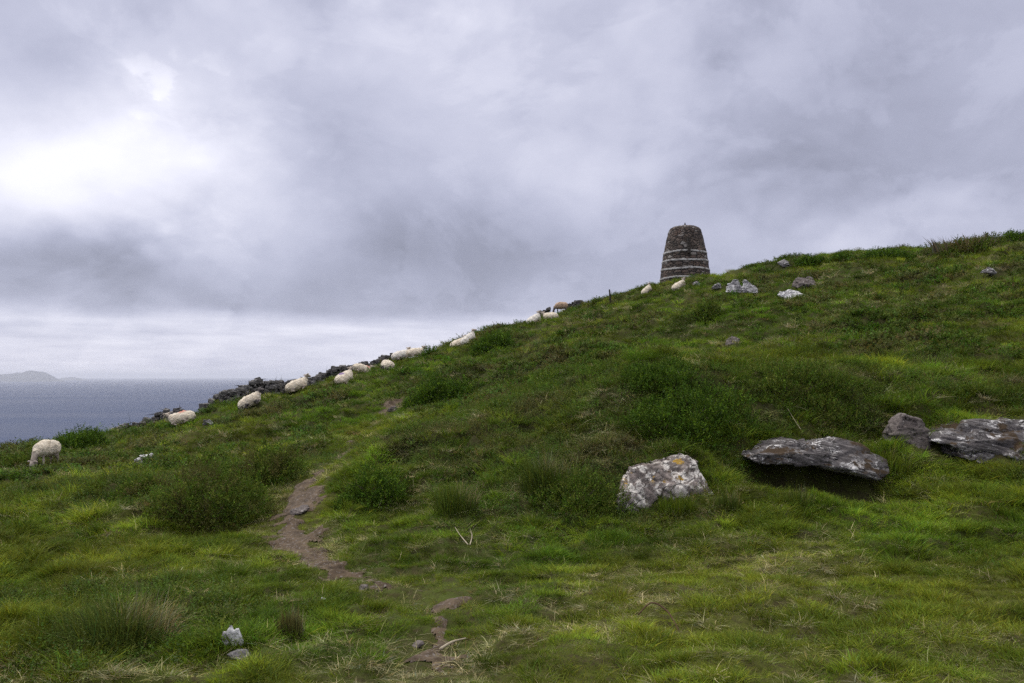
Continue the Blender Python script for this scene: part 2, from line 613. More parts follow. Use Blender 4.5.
island([(-190, 0), (-150, 3.5), (-90, 6.5), (-40, 7), (0, 7), (15, 7.8), (25, 9.6), (35, 10.2), (45, 9.4), (52, 6), (58, 2.5), (66, 0)], 30000, 4000, 'island', None, 3)
island([(52, 0), (62, 2.2), (72, 3.4), (80, 2.0), (90, 0)], 40000, 4000, 'island', None, 7)

me = bpy.data.meshes.new('haze')
bm = bmesh.new(); bmesh.ops.create_cube(bm, size=1.0)
for v in bm.verts:
    v.co = (v.co.x * 200000, v.co.y * 200000, SEA - 12 + (v.co.z + 0.5) * (235 + 12 - SEA))
bm.to_mesh(me); bm.free()
hm = bpy.data.materials.new('haze_air'); hm.use_nodes = True
hm.node_tree.nodes.clear()
gh = G(hm.node_tree)
pv = gh.new('ShaderNodeVolumePrincipled'); ho = gh.new('ShaderNodeOutputMaterial')
pv.inputs['Color'].default_value = (0.90, 0.92, 0.97, 1)
pv.inputs['Density'].default_value = 2.9e-5
pv.inputs['Anisotropy'].default_value = 0.2
gh.put(ho.inputs['Volume'], pv.outputs[0])
tag(link('haze', me, hm), kind='stuff')

# ------------------------------------------------------------------ worn path
rowsP = []
PATHF = smooth_line(PATHS[::3], 24)
seg = np.concatenate([[0], np.cumsum(np.hypot(*np.diff(PATHF, axis=0).T))])
sN = np.arange(0, seg[-1], 0.02)
cx_ = np.interp(sN, seg, PATHF[:, 0]); cy_ = np.interp(sN, seg, PATHF[:, 1])
tx_, ty_ = np.gradient(cx_), np.gradient(cy_)
ln = np.hypot(tx_, ty_); tx_ /= ln; ty_ /= ln
off = np.arange(-0.6, 0.601, 0.02)
GX = cx_[:, None] + ty_[:, None] * off[None]; GY = cy_[:, None] - tx_[:, None] * off[None]


def bare(x, y):
    """how bare the ground is: patches of trodden soil along the path"""
    s = np.zeros_like(x)
    for (px, py), rx, ry, a in [((300, 515), .26, .60, 1.05), ((298, 538), .24, .40, 1.0), ((346, 570), .22, .30, 0.9), ((446, 602), .13, .22, 0.95),
                                ((422, 648), .16, .12, 0.80), ((396, 410), .4, 1.0, 0.95), ((343, 455), .2, 1.0, 0.75), ((452, 645), .14, .06, 0.7)]:
        c = locate_base(px, py)
        s = np.maximum(s, a * ell(x, y, c, rx, ry))
    r = np.hypot(x, y)
    along = 0.52 + 0.34 * sstep(r, 7.2, 8.2) * (1 - sstep(r, 13.5, 17.0)) + 0.10 * sstep(r, 16, 20)
    s = np.maximum(s, along * np.exp(-(path_dist(x, y) / 0.215) ** 2))
    return s * 0.95 + 0.62 * (fbm(x * 2.6, y * 2.6, 33, 3) - 0.5) + 0.70 * (fbm(x * 9, y * 9, 35, 3) - 0.5)


BG = bare(GX, GY)
GZ = H(GX, GY) + np.clip((BG - 0.5) * 0.10, -0.02, 0.022) + 0.010 * (fbm(GX * 14, GY * 14, 8, 3) - 0.5)
nS, nO = GX.shape
V = np.stack([GX.ravel(), GY.ravel(), GZ.ravel()], 1)
ii, jj = np.meshgrid(np.arange(nS - 1), np.arange(nO - 1), indexing='ij')
keep = (BG[:-1, :-1] > 0.5) & (BG[1:, 1:] > 0.5)
a_ = (ii * nO + jj)[keep]
F = np.stack([a_, a_ + 1, a_ + nO + 1, a_ + nO], 1)
used, inv = np.unique(F, return_inverse=True)
me = mesh_np('path', V[used], inv.reshape(F.shape))
mat, g, bs = new_mat('trodden_soil')
geo = g.new('ShaderNodeNewGeometry')
n1 = g.noise(geo.outputs['Position'], 7, 7, 0.65); n2 = g.noise(geo.outputs['Position'], 34, 5, 0.6)
c = g.mix(g.step(n1, 0.32, 0.66), (0.050, 0.033, 0.019, 1), (0.132, 0.093, 0.058, 1))
c = g.mix(g.step(n2, 0.56, 0.66), c, (0.20, 0.175, 0.16, 1))
g.put(bs.inputs['Base Color'], c)
bmp = g.new('ShaderNodeBump'); bmp.inputs['Strength'].default_value = 0.9; bmp.inputs['Distance'].default_value = 0.03
g.put(bmp.inputs['Height'], g.add(n1, g.mul(n2, 0.5))); g.put(bs.inputs['Normal'], bmp.outputs[0])
tag(link('path', me, mat), kind='structure')

# ------------------------------------------------------------------ rocks
def rock_mat(name, dark, light, lichen, lich_amt, spots=None, strata=6.0, moss=0.0, tilt=(8, -14, 0)):
    m, g, bs = new_mat(name)
    tcx = g.new('ShaderNodeTexCoord')
    mp = g.new('ShaderNodeMapping'); mp.inputs['Rotation'].default_value = [R(t) for t in tilt]
    g.put(mp.inputs['Vector'], tcx.outputs['Object']); p = mp.outputs[0]
    geo = g.new('ShaderNodeNewGeometry')
    n1 = g.noise(p, 5.0, 8, 0.65, 0.4)
    n2 = g.noise(g.vscale(p, (1, 1, strata)), 4.0, 6, 0.6, 0.6)
    n3 = g.noise(p, 28.0, 6, 0.65)
    c = g.mix(g.step(n2, 0.3, 0.7), dark, light)
    c = g.mix(g.mul(g.step(n3, 0.5, 0.72), 0.55), c, (dark[0] * .55, dark[1] * .5, dark[2] * .5, 1))
    sepn = g.new('ShaderNodeSeparateXYZ'); g.put(sepn.inputs[0], geo.outputs['Normal'])
    up = g.step(sepn.outputs[2], -0.25, 0.55)
    crust = g.noise(p, 13.0, 10, 0.72, 0.25)
    lm = g.add(g.mul(n1, 0.55), g.mul(crust, 0.45))
    lf = g.mul(g.step(lm, 0.585 - 0.16 * lich_amt, 0.625 - 0.16 * lich_amt), g.add(0.2, g.mul(up, 0.8)))
    lf = g.mul(lf, g.add(0.55, g.mul(g.step(n3, 0.35, 0.6), 0.45)))
    c = g.mix(lf, c, lichen)
    # pale quartz seams along the bedding and dark open cracks across it
    seam = g.noise(g.vscale(p, (0.8, 0.8, strata * 1.6)), 2.6, 5, 0.6, 0.9)
    c = g.mix(g.mul(g.step(g.m('ABSOLUTE', g.sub(seam, 0.5)), 0.022, 0.008), g.mul(g.step(n1, .42, .62), 0.85)), c, lichen)
    crk = g.new('ShaderNodeTexVoronoi', feature='DISTANCE_TO_EDGE')
    wob = g.new('ShaderNodeTexNoise'); g.put(wob.inputs['Vector'], p); wob.inputs['Scale'].default_value = 4; wob.inputs['Detail'].default_value = 5
    g.put(crk.inputs['Vector'], g.vscale(g.vadd(p, g.vscale(wob.outputs['Color'], (.45, .45, .45))), (.7, .7, 2.2))); crk.inputs['Scale'].default_value = 2.3
    ck = g.mul(g.step(crk.outputs['Distance'], 0.035, 0.008), g.step(n1, .42, .6))
    c = g.mix(g.mul(ck, 0.8), c, (0.022, 0.019, 0.017, 1))
    if spots:
        o = g.noise(g.vadd(p, (3.1, 7.7, 1.3)), 4.6, 4, 0.6)
        c = g.mix(g.mul(g.step(g.add(o, g.mul(g.sub(n3, 0.5), 0.2)), 0.62, 0.70), up), c, spots)
    if moss:
        o = g.noise(g.vadd(p, (9.1, 2.7, 4.3)), 3.0, 5, 0.65)
        c = g.mix(g.mul(g.step(o, 0.66 - 0.2 * moss, 0.74 - 0.2 * moss), up), c, (0.055, 0.035, 0.018, 1))
    g.put(bs.inputs['Base Color'], c)
    bs.inputs['Roughness'].default_value = 0.9
    b = g.new('ShaderNodeBump'); b.inputs['Strength'].default_value = 0.9; b.inputs['Distance'].default_value = 0.03
    g.put(b.inputs['Height'], g.add(g.mul(n2, 0.8), g.mul(n3, 0.6), g.mul(crust, 0.5), g.mul(ck, -0.8)))
    g.put(bs.inputs['Normal'], b.outputs[0])
    return m


M_LICHEN = rock_mat('lichened_sandstone', (0.090, 0.078, 0.070, 1), (0.30, 0.25, 0.225, 1), (0.70, 0.66, 0.60, 1), 0.54, spots=(0.34, 0.21, 0.035, 1), strata=3.2, moss=0.3, tilt=(15, 38, 0))
M_SLAB = rock_mat('grey_slab_stone', (0.045, 0.040, 0.040, 1), (0.145, 0.131, 0.128, 1), (0.70, 0.68, 0.66, 1), 0.22, strata=7.0, moss=0.75)
M_BROWN = rock_mat('brown_grey_stone', (0.085, 0.070, 0.064, 1), (0.20, 0.17, 0.155, 1), (0.36, 0.33, 0.31, 1), 0.15, strata=3.0)
M_WHITE = rock_mat('white_lichen_stone', (0.20, 0.19, 0.19, 1), (0.42, 0.41, 0.41, 1), (0.72, 0.71, 0.70, 1), 0.85, strata=2.0)
M_GREY = rock_mat('weathered_grey_stone', (0.10, 0.095, 0.095, 1), (0.27, 0.25, 0.25, 1), (0.60, 0.59, 0.57, 1), 0.40, strata=3.0)


def eval_mesh(o):
    dg = bpy.context.evaluated_depsgraph_get()
    return bpy.data.meshes.new_from_object(o.evaluated_get(dg))


def fuse(bm, voxel, smooth_it=2, smooth_f=0.5):
    """join closed shells into one continuous surface"""
    me = bpy.data.meshes.new('tmp'); bm.to_mesh(me); bm.free()
    o = bpy.data.objects.new('tmp', me); COL.objects.link(o)
    md = o.modifiers.new('r', 'REMESH'); md.mode = 'VOXEL'; md.voxel_size = voxel
    if smooth_it:
        sm = o.modifiers.new('s', 'SMOOTH'); sm.factor = smooth_f; sm.iterations = smooth_it
    me2 = eval_mesh(o)
    bpy.data.objects.remove(o); bpy.data.meshes.remove(me)
    return me2


def rock_mesh(name, hulls, voxel=0.022, amp=0.03, scale=5.0, seed=1, strata=0.02, sdir=(0.15, 0.1, 1.0), sfreq=16.0, blocks=30):
    bm = bmesh.new()
    for h in hulls:
        b2 = bmesh.new()
        for p in h:
            b2.verts.new(p)
        bmesh.ops.convex_hull(b2, input=b2.verts[:])
        loose = [v for v in b2.verts if not v.link_faces]
        bmesh.ops.delete(b2, geom=loose, context='VERTS')
        t = bpy.data.meshes.new('t'); b2.to_mesh(t); b2.free()
        bm.from_mesh(t); bpy.data.meshes.remove(t)
    me = fuse(bm, voxel, 1, 0.3)
    n = len(me.vertices)
    co = np.empty(n * 3, np.float32); me.vertices.foreach_get('co', co); co = co.reshape(-1, 3).astype(float)
    no = np.empty(n * 3, np.float32); me.vertices.foreach_get('normal', no); no = no.reshape(-1, 3).astype(float)
    sd = np.array(sdir); sd = sd / np.linalg.norm(sd)
    ridge = 1 - np.abs(2 * fbm3(co * scale * 0.8, seed + 7, 3) - 1)
    lay = (co @ sd) * sfreq + 2.2 * fbm3(co * 2.0, seed + 3, 3)
    lay = np.abs((lay % 1.0) - 0.5) * 2
    dsp = amp * ((fbm3(co * scale, seed, 4) - 0.5) * 2.0 - 1.1 * np.maximum(ridge - 0.82, 0) * 3) - strata * np.maximum(lay - 0.72, 0) * 3.2
    # fractured blocks: every cell of a flattened Voronoi division stands a little in or out
    rs = np.random.default_rng(seed + 500)
    lo, hi = co.min(0), co.max(0)
    sites = rs.uniform(lo, hi, (blocks, 3)); st = np.array([1.0, 1.0, 1.9])
    wob = co + 0.05 * (hi - lo).max() * (np.stack([fbm3(co * scale * .7, seed + q, 2) for q in (40, 41, 42)], 1) - .5)
    near = np.argmin((((wob[:, None, :] - sites[None]) * st) ** 2).sum(-1), 1)
    dsp = dsp + rs.uniform(-1.0, .7, blocks)[near] * amp * 1.1
    co = co + no * dsp[:, None]
    me.vertices.foreach_set('co', co.astype(np.float32).ravel())
    me.polygons.foreach_set('use_smooth', np.ones(len(me.polygons), bool))
    me.name = name
    me.update()
    return me


def rock_thing(name, label, cat, me, mat, loc, group=None):
    return tag(link(name, me, mat, None, loc), label, cat, group)


FOOT = []     # footprints that keep plants away: x, y, rx, ry


def px_hull(c, px0, py0, pts, depth):
    """outline corners given in photograph pixels about a foot pixel -> metres; each corner gets its own front and back depth"""
    s = c[1] / FPX
    out = []
    for p in pts:
        x, z = (p[0] - px0) * s, (py0 - p[1]) * s
        f, b = (p[2], p[3]) if len(p) > 2 else (0.0, depth)
        out.append((x, f, z)); out.append((x, b, z))
    return out


# the lichened boulder left of the slab
cB = at(665, 503)
lobeL = px_hull(cB, 665, 503, [(614, 516, 0.04, 0.40), (621, 492, .02, .5), (634, 465, .20, .6), (650, 459, .26, .62), (668, 462, .18, .6), (661, 486, .02, .5), (650, 498, 0.0, .5), (640, 514, -.02, .45)], .6)
lobeR = px_hull(cB, 665, 503, [(648, 462, .30, .65), (694, 451, .34, .75), (709, 470, .22, .7), (703, 456, .30, .74), (722, 496, .05, .6), (719, 512, 0.02, .55), (668, 514, .03, .5), (664, 488, .06, .55), (684, 478, -.02, .6)], .7)
me = rock_mesh('boulder', [lobeL, lobeR], 0.018, 0.040, 5.5, 4, 0.034, (0.62, 0.2, 0.78), 8)
rock_thing('lichen_boulder', 'pale lichen covered boulder with orange spots, left of the overhanging slab', 'boulder', me, M_LICHEN, (cB[0] + 0.0, cB[1], cB[2] - 0.09), 'bare rocks on the bank')
FOOT.append((cB[0] + 0.0, cB[1] + 0.30, 0.58, 0.32))

# the overhanging slab over its dark hollow
d = ray(820, 460)
cS = np.array([d[0] * 10.0, 10.0, 0.0]); cS[2] = EYE + ray(820, 460)[2] * 10.0
dd = 0.10
left = px_hull(cS, 820, 460, [(742, 452, .10, .5), (752, 459, .03, .6), (800, 460, -.06, .9), (824, 459, -.04, .9), (824, 447, .0, .9), (800, 446, -.02, .9), (766, 447, .04, .8), (748, 447, .12, .6)], 1.0)
cap = px_hull(cS, 820, 460, [(760, 445, .16, .7), (770, 440, .26, .8), (800, 437, .30, 1.0), (812, 441, .22, 1.0), (808, 448, .08, 1.0), (764, 448, .12, .7)], 1.0)
right = px_hull(cS, 820, 460, [(800, 458, -.02, .9), (802, 443, .20, 1.0), (826, 438, .42, 1.2), (852, 435, .50, 1.25), (872, 441, .44, 1.1), (893, 454, .30, .9), (891, 468, .16, .9), (876, 475, .06, 1.0), (850, 464, -.04, 1.0), (822, 458, -.06, 1.0)], 1.0)
me = rock_mesh('slab', [left, cap, right], 0.018, 0.024, 5.0, 14, 0.030, (0.16, -0.45, 1.0), 10, 34)
rock_thing('rock_slab', 'broad grey slab with pale edge jutting over a dark hollow in the bank', 'rock', me, M_SLAB, (cS[0] + 0.09, cS[1], cS[2] - 0.085), 'bare rocks on the bank')
FOOT.append((cS[0] + .05, cS[1] + 0.42, 0.85, 0.42))

# dark boulder and the layered outcrop on the right
cD = at(916, 450)
me = rock_mesh('stone', [px_hull(cD, 916, 450, [(896, 437, .08, .4), (903, 424, .12, .4), (914, 417, .18, .42), (928, 422, .16, .42), (937, 441, .1, .4), (935, 455, .05, .35), (918, 458, -.02, .4), (903, 452, .0, .4)], .4)], 0.018, 0.03, 7, 22, 0.012)
rock_thing('brown_boulder', 'small brown grey boulder between the overhanging slab and layered outcrop', 'boulder', me, M_BROWN, tuple(cD), 'bare rocks on the bank')
FOOT.append((cD[0], cD[1] + 0.2, 0.28, 0.2))
cO = at(985, 460)
s1 = px_hull(cO, 985, 460, [(936, 444, .25, .9), (952, 436, .40, 1.1), (990, 424, .55, 1.2), (1024, 430, .5, 1.2), (1080, 426, .6, 1.2), (1085, 446, .3, 1.1), (1000, 446, .2, 1.1), (945, 449, .22, .9)], 1.0)
s2 = px_hull(cO, 985, 460, [(955, 446, .12, .9), (1000, 441, .12, .9), (1060, 443, .1, .9), (1090, 450, .12, .9), (1088, 470, .05, .8), (1000, 470, .0, .8), (958, 462, .05, .8)], .8)
s3 = px_hull(cO, 985, 460, [(1000, 456, -.1, .6), (1018, 447, -.02, .6), (1066, 446, .0, .6), (1070, 472, -.12, .6), (1010, 470, -.12, .6)], .6)
me = rock_mesh('outcrop', [s1, s2, s3], 0.024, 0.03, 4.5, 31, 0.05, (0.12, -0.25, 1.0), 6)
rock_thing('rock_outcrop', 'long layered grey outcrop with white streaks at the right edge of the bank', 'rock', me, M_SLAB, (cO[0], cO[1] - .12, cO[2] + .02), 'bare rocks on the bank')
FOOT.append((cO[0] + 0.35, cO[1] + 0.30, 1.0, 0.46))


def lump(w, dth, h, seed, flatten=1.0, n=16):
    r = random.Random(seed)
    P = []
    for i in range(n):
        a = r.uniform(0, 2 * math.pi); e = math.asin(r.uniform(-0.5, 1.0))
        k = r.uniform(0.82, 1.1)
        P.append((math.cos(a) * math.cos(e) * w * .5 * k, math.sin(a) * math.cos(e) * dth * .5 * k, (math.sin(e) * flatten) * h * k))
    return P


M_WHITE2 = rock_mat('streaked_grey_stone', (0.13, 0.12, 0.125, 1), (0.36, 0.35, 0.35, 1), (0.66, 0.65, 0.64, 1), 0.6, strata=3.0, tilt=(10, 60, 0))
STONES = [  # pixel of foot, width px, height px, material, label, tilt seed
    (741, 292, 34, 14, M_WHITE2, 'jagged grey and white rock on the slope right of the tower', 5, 'spike'),
    (791, 298, 30, 9, M_WHITE, 'flat bright white rock lying on the upper slope', 8, 'flat'),
    (804, 284, 30, 9, M_BROWN, 'flat brown rock sloping just above the bright white rock', 9, 'flat'),
    (783, 267, 14, 6, M_GREY, 'small grey rock on the skyline right of the tower', 12, 'lump'),
    (716, 289, 12, 6, M_GREY, 'small grey stone at the foot of the tower on its right', 13, 'lump'),
    (696, 286, 11, 5, M_GREY, 'grey stone close beside the sheep below the tower', 14, 'lump'),
    (732, 344, 16, 7, M_BROWN, 'lone low brown stone in grass far below the tower', 15, 'flat'),
    (988, 275, 14, 7, M_GREY, 'grey stone in grass below the skyline heather at right', 16, 'lump'),
    (232, 648, 24, 20, M_WHITE, 'knobbly white stone in the near grass at lower left', 17, 'spike'),
    (238, 661, 26, 13, M_GREY, 'smooth grey stone just in front of the knobbly white stone', 18, 'flat'),
    (144, 463, 20, 6, M_WHITE, 'low white stone in grass right of the grazing sheep', 19, 'flat'),
    (207, 427, 12, 6, M_GREY, 'small grey stone just below the sheep with red mark', 20, 'lump'),
    (301, 512, 24, 6, M_BROWN, 'flat brown stone sunk in the widest bare patch of path', 21, 'flat'),
    (393, 413, 12, 6, M_BROWN, 'brown stone at the top bend of the worn path', 22, 'lump'),
    (418, 648, 15, 5, M_BROWN, 'flat brown stone beside the path at the bottom of the picture', 23, 'flat'),
    (323, 602, 8, 4, M_WHITE, 'tiny white stone in lawn left of the lower path', 24, 'lump'),
    (364, 590, 13, 4, M_BROWN, 'small flat brown stone on the path below the third bare patch', 25, 'flat'),
    (715, 292, 26, 5, M_BROWN, None, 26, None),
]
for px, py, w, h, mt, lab, sd, kind in STONES:
    if lab is None:
        continue
    c = at(px, py)
    s = c[1] / FPX
    W_, H_ = w * s, h * s
    if kind == 'spike':
        P = [(-.5, 0, -.2), (.5, 0, -.2), (-.3, .3, -.2), (.5, .4, -.2), (-.42, .05, .45), (-.1, .15, 1.0), (.12, .1, .6), (.3, .2, .35), (.48, .1, .1), (-.2, .4, .8)]
        P2 = [(.0, -.1, -.2), (.45, -.1, -.2), (.1, 0, .7), (.3, .1, .55), (.5, 0, .1), (.2, .3, .5)]
        P3 = [(-.5, -.1, -.2), (-.12, -.15, -.2), (-.3, .2, -.2), (-.40, .0, .55), (-.30, .02, .62), (-.15, 0, .2)]
        P = [(-.3, .0, -.2), (.1, .0, -.2), (-.25, .35, -.2), (.15, .3, -.2), (-.20, .12, .95), (-.06, .12, 1.0), (.02, .1, .5), (-.28, .12, .6)]
        P2 = [(.0, -.1, -.2), (.48, -.1, -.2), (.1, .3, -.2), (.45, .3, -.2), (.10, .05, .78), (.18, .05, .80), (.34, .1, .42), (.5, 0, .12)]
        hull = [[(p[0] * W_, p[1] * W_, p[2] * H_) for p in Q] for Q in (P, P2, P3)]
    elif kind == 'flat':
        hull = [lump(W_, W_ * .8, H_ * .9, sd)]
        tl = random.Random(sd).uniform(-.1, .25)
        hull = [[(p[0], p[1], p[2] + p[1] * 0.35 + p[0] * tl) for p in hull[0]]]
    else:
        hull = [lump(W_, W_ * .8, H_, sd), [(p[0] + W_ * .22, p[1] - .1 * W_, p[2] * .7) for p in lump(W_ * .6, W_ * .6, H_, sd + 50)]]
    me = rock_mesh('stone', hull, max(0.012, W_ / 45), W_ * 0.035, 4.0 / W_, sd, W_ * 0.02, (0.3, 0.2, 1), 6 / W_)
    rock_thing('stone', lab, 'stone', me, mt, (c[0], c[1], c[2] + (.09 if px < 300 and c[1] > 15 else .035 if c[1] > 15 else .012) + H_ * (0.05 if kind != 'flat' else 0.0)), 'stones scattered on the hillside')
    FOOT.append((c[0], c[1], W_ * .4, W_ * .3))

# ------------------------------------------------------------------ drystone wall along the brow
M_WALL = rock_mat('wall_stone', (0.040, 0.038, 0.036, 1), (0.16, 0.15, 0.14, 1), (0.42, 0.41, 0.39, 1), 0.16, strata=3.0)


def brow(px, back=0.0):
    a = math.atan2((px - 512) / FPX, 1)
    r = float(np.interp(a, CR_AZ, CR_R)) + back
    x, y = r * math.sin(a), r * math.cos(a)
    return np.array([x, y, Hs(x, y)])


def stone_box(bm, c, sx, sy, sz, rz, r):
    P = []
    for a in (-1, 1):
        for b in (-1, 1):
            for d_ in (-1, 1):
                k = r.uniform(0.72, 1.0)
                P.append(Vector((a * sx * k, b * sy * r.uniform(.75, 1), d_ * sz * r.uniform(.7, 1))))
    for q in range(4):
        P.append(Vector((r.uniform(-1, 1) * sx * 1.05, r.uniform(-1, 1) * sy * 1.05, r.choice((-1, 1)) * sz * 1.08)))
    Mx = Matrix.Translation(c) @ Matrix.Rotation(rz, 4, 'Z') @ Matrix.Rotation(r.uniform(-.25, .25), 4, 'Y') @ Matrix.Rotation(r.uniform(-.2, .2), 4, 'X')
    b2 = bmesh.new()
    for p in P:
        b2.verts.new(Mx @ p)
    bmesh.ops.convex_hull(b2, input=b2.verts[:])
    bmesh.ops.delete(b2, geom=[v for v in b2.verts if not v.link_faces], context='VERTS')
    bmesh.ops.bevel(b2, geom=b2.edges[:], offset=0.02, segments=1, affect='EDGES')
    t = bpy.data.meshes.new('t'); b2.to_mesh(t); b2.free()
    bm.from_mesh(t); bpy.data.meshes.remove(t)


def wall(px_heights, label, seed, back=0.8, step=0.24):
    r = random.Random(seed)
    pxs = np.arange(px_heights[0][0], px_heights[-1][0], 0.5)
    L = np.array([brow(p, back)[:2] for p in pxs])
    k = np.ones(15) / 15
    L = np.stack([np.convolve(np.pad(L[:, i], 7, 'edge'), k, 'valid') for i in (0, 1)], 1)
    sg = np.concatenate([[0], np.cumsum(np.hypot(*np.diff(L, axis=0).T))])
    bm = bmesh.new()
    s = 0.0
    while s < sg[-1]:
        x, y = np.interp(s, sg, L[:, 0]), np.interp(s, sg, L[:, 1])
        pxx = np.interp(s, sg, pxs)
        hpx = np.interp(pxx, [a for a, _ in px_heights], [b for _, b in px_heights]) + 2.2
        zb = Hs(x, y)
        line = float(np.interp(math.atan2(x, y), CR_AZ, CR_E)) * math.hypot(x, y) + EYE      # height the brow hides
        top = line + hpx * y / FPX * r.uniform(0.72, 1.12)
        z = zb - 0.05
        while z < top - 0.04:
            sz = r.uniform(.05, .11); sx = r.uniform(.09, .22)
            stone_box(bm, Vector((x + r.uniform(-.06, .06), y + r.uniform(-.14, .14), z + sz)), sx, r.uniform(.14, .24), sz, r.uniform(-.5, .5), r)
            z += sz * r.uniform(1.4, 1.8)
        s += step * r.uniform(0.8, 1.25)
    me = bpy.data.meshes.new('wall'); bm.to_mesh(me); bm.free()
    return tag(link('drystone_wall', me, M_WALL), label, 'wall', 'drystone walls along the brow')


wall([(118, 1), (126, 3), (140, 3), (152, 5), (160, 7), (176, 7), (186, 4)], 'low tumbled drystone wall behind the sheep with red mark', 3)
wall([(204, 4), (212, 9), (232, 12), (262, 12), (284, 9), (312, 5), (333, 8), (352, 4), (366, 3), (376, 3), (384, 6), (392, 4), (398, 2)], 'long dark drystone wall running behind the row of lying sheep', 7)
wall([(538, 3), (543, 6), (548, 5), (552, 2)], 'short dark bit of wall between two sheep below the brown sheep', 9, 0.8)
wall([(569, 2), (573, 5), (578, 4), (584, 1)], 'short dark bit of wall uphill of the standing brown sheep', 11, 0.8)

# ------------------------------------------------------------------ stone tower
YT = 92.0
sT = YT / FPX
tx = (686 - 512) * sT
zb = EYE + ray(686, 287)[2] * YT
gz = min(Hs(tx, YT), zb) - 0.6
tower = bpy.data.objects.new('stone_tower', None)
COL.objects.link(tower); tower.location = (tx, YT, gz)
tag(tower, 'dark tapering round stone tower with pale bands on the brow of the hill', 'tower')


def z_of(py):
    return EYE + ray(686, py)[2] * YT - gz


prof = [(z_of(287) - (z_of(287)), 26.0), (z_of(287), 25.4), (z_of(279), 25.0), (z_of(270), 23.8), (z_of(262), 22.7), (z_of(253), 21.2), (z_of(241), 18.6), (z_of(234), 17.0), (z_of(230.5), 15.9), (z_of(228.6), 14.4), (z_of(227.2), 11.5), (z_of(226.6), 6.0), (z_of(226.4), 0.02)]
pz = np.array([p[0] for p in prof]); pr = np.array([p[1] for p in prof]) * sT


def r_at(z):
    return float(np.interp(z, pz, pr))


M_TOWER, g, bs = new_mat('tower_masonry')
tcx = g.new('ShaderNodeTexCoord')
sp = g.new('ShaderNodeSeparateXYZ'); g.put(sp.inputs[0], tcx.outputs['Object'])
ang = g.mul(g.m('ARCTAN2', sp.outputs[0], g.mul(sp.outputs[1], -1.0)), 2.6)
cb = g.new('ShaderNodeCombineXYZ')
nz = g.noise(tcx.outputs['Object'], 1.4, 4, 0.6)
g.put(cb.inputs[0], g.add(ang, g.mul(nz, 0.5))); g.put(cb.inputs[1], g.add(sp.outputs[2], g.mul(nz, 0.3)))
vor = g.new('ShaderNodeTexVoronoi', feature='F1'); g.put(vor.inputs['Vector'], g.vscale(cb.outputs[0], (1.7, 3.3, 1))); vor.inputs['Scale'].default_value = 1.0
vd = g.new('ShaderNodeTexVoronoi', feature='DISTANCE_TO_EDGE'); g.put(vd.inputs['Vector'], g.vscale(cb.outputs[0], (1.7, 3.3, 1))); vd.inputs['Scale'].default_value = 1.0
sc_ = g.new('ShaderNodeSeparateXYZ'); g.put(sc_.inputs[0], vor.outputs['Color'])
c = g.mix(sc_.outputs[0], (0.046, 0.036, 0.030, 1), (0.140, 0.108, 0.088, 1))
c = g.mix(g.mul(g.step(sc_.outputs[1], 0.80, 0.9), 0.8), c, (0.27, 0.25, 0.23, 1))
n9 = g.noise(tcx.outputs['Object'], 0.75, 6, 0.65)
c = g.mix(g.mul(g.step(n9, 0.52, 0.66), 0.55), c, (0.165, 0.105, 0.078, 1))
c = g.mix(g.step(vd.outputs[0], 0.09, 0.02), c, (0.018, 0.016, 0.015, 1))
g.put(bs.inputs['Base Color'], c)
b = g.new('ShaderNodeBump'); b.inputs['Strength'].default_value = 1.0; b.inputs['Distance'].default_value = 0.08
g.put(b.inputs['Height'], g.add(g.step(vd.outputs[0], 0.0, 0.2), g.mul(sc_.outputs[2], 0.6))); g.put(bs.inputs['Normal'], b.outputs[0])
nseg = 180
zs = np.concatenate([np.arange(0, pz[6], 0.09), np.interp(np.linspace(0, 1, 46), np.linspace(0, 1, 7), pz[6:])])
th = np.linspace(0, 2 * math.pi, nseg, endpoint=False)
V, F = [], []
TH, ZZ = np.meshgrid(th, zs)
RR = np.interp(ZZ, pz, pr)
bumpy = 0.045 * (fbm(np.cos(TH) * 6 + 3 * np.sin(TH * 2) + 20, ZZ * 3.6 + np.sin(TH) * 6, 5, 3) - 0.5) + 0.05 * (vn(TH * 9, ZZ * 4.6, 77) - 0.5)
RR = RR + bumpy * np.clip(RR / 1.5, 0, 1)
V = np.stack([(RR * np.sin(TH)).ravel(), (-RR * np.cos(TH)).ravel(), (ZZ + 0.04 * (vn(TH * 8, ZZ * 5, 78) - .5)).ravel()], 1)
ii, jj = np.meshgrid(np.arange(len(zs) - 1), np.arange(nseg), indexing='ij')
F = np.stack([(ii * nseg + jj).ravel(), (ii * nseg + (jj + 1) % nseg).ravel(), ((ii + 1) * nseg + (jj + 1) % nseg).ravel(), ((ii + 1) * nseg + jj).ravel()], 1)
link('shaft', mesh_np('shaft', V, F), M_TOWER, tower)
M_BAND, g, bs = new_mat('pale_band_stone')
tcx = g.new('ShaderNodeTexCoord')
nb = g.noise(tcx.outputs['Object'], 2.4, 5, 0.65)
g.put(bs.inputs['Base Color'], g.mix(g.step(nb, 0.36, 0.56), (0.16, 0.145, 0.135, 1), (0.46, 0.45, 0.43, 1)))
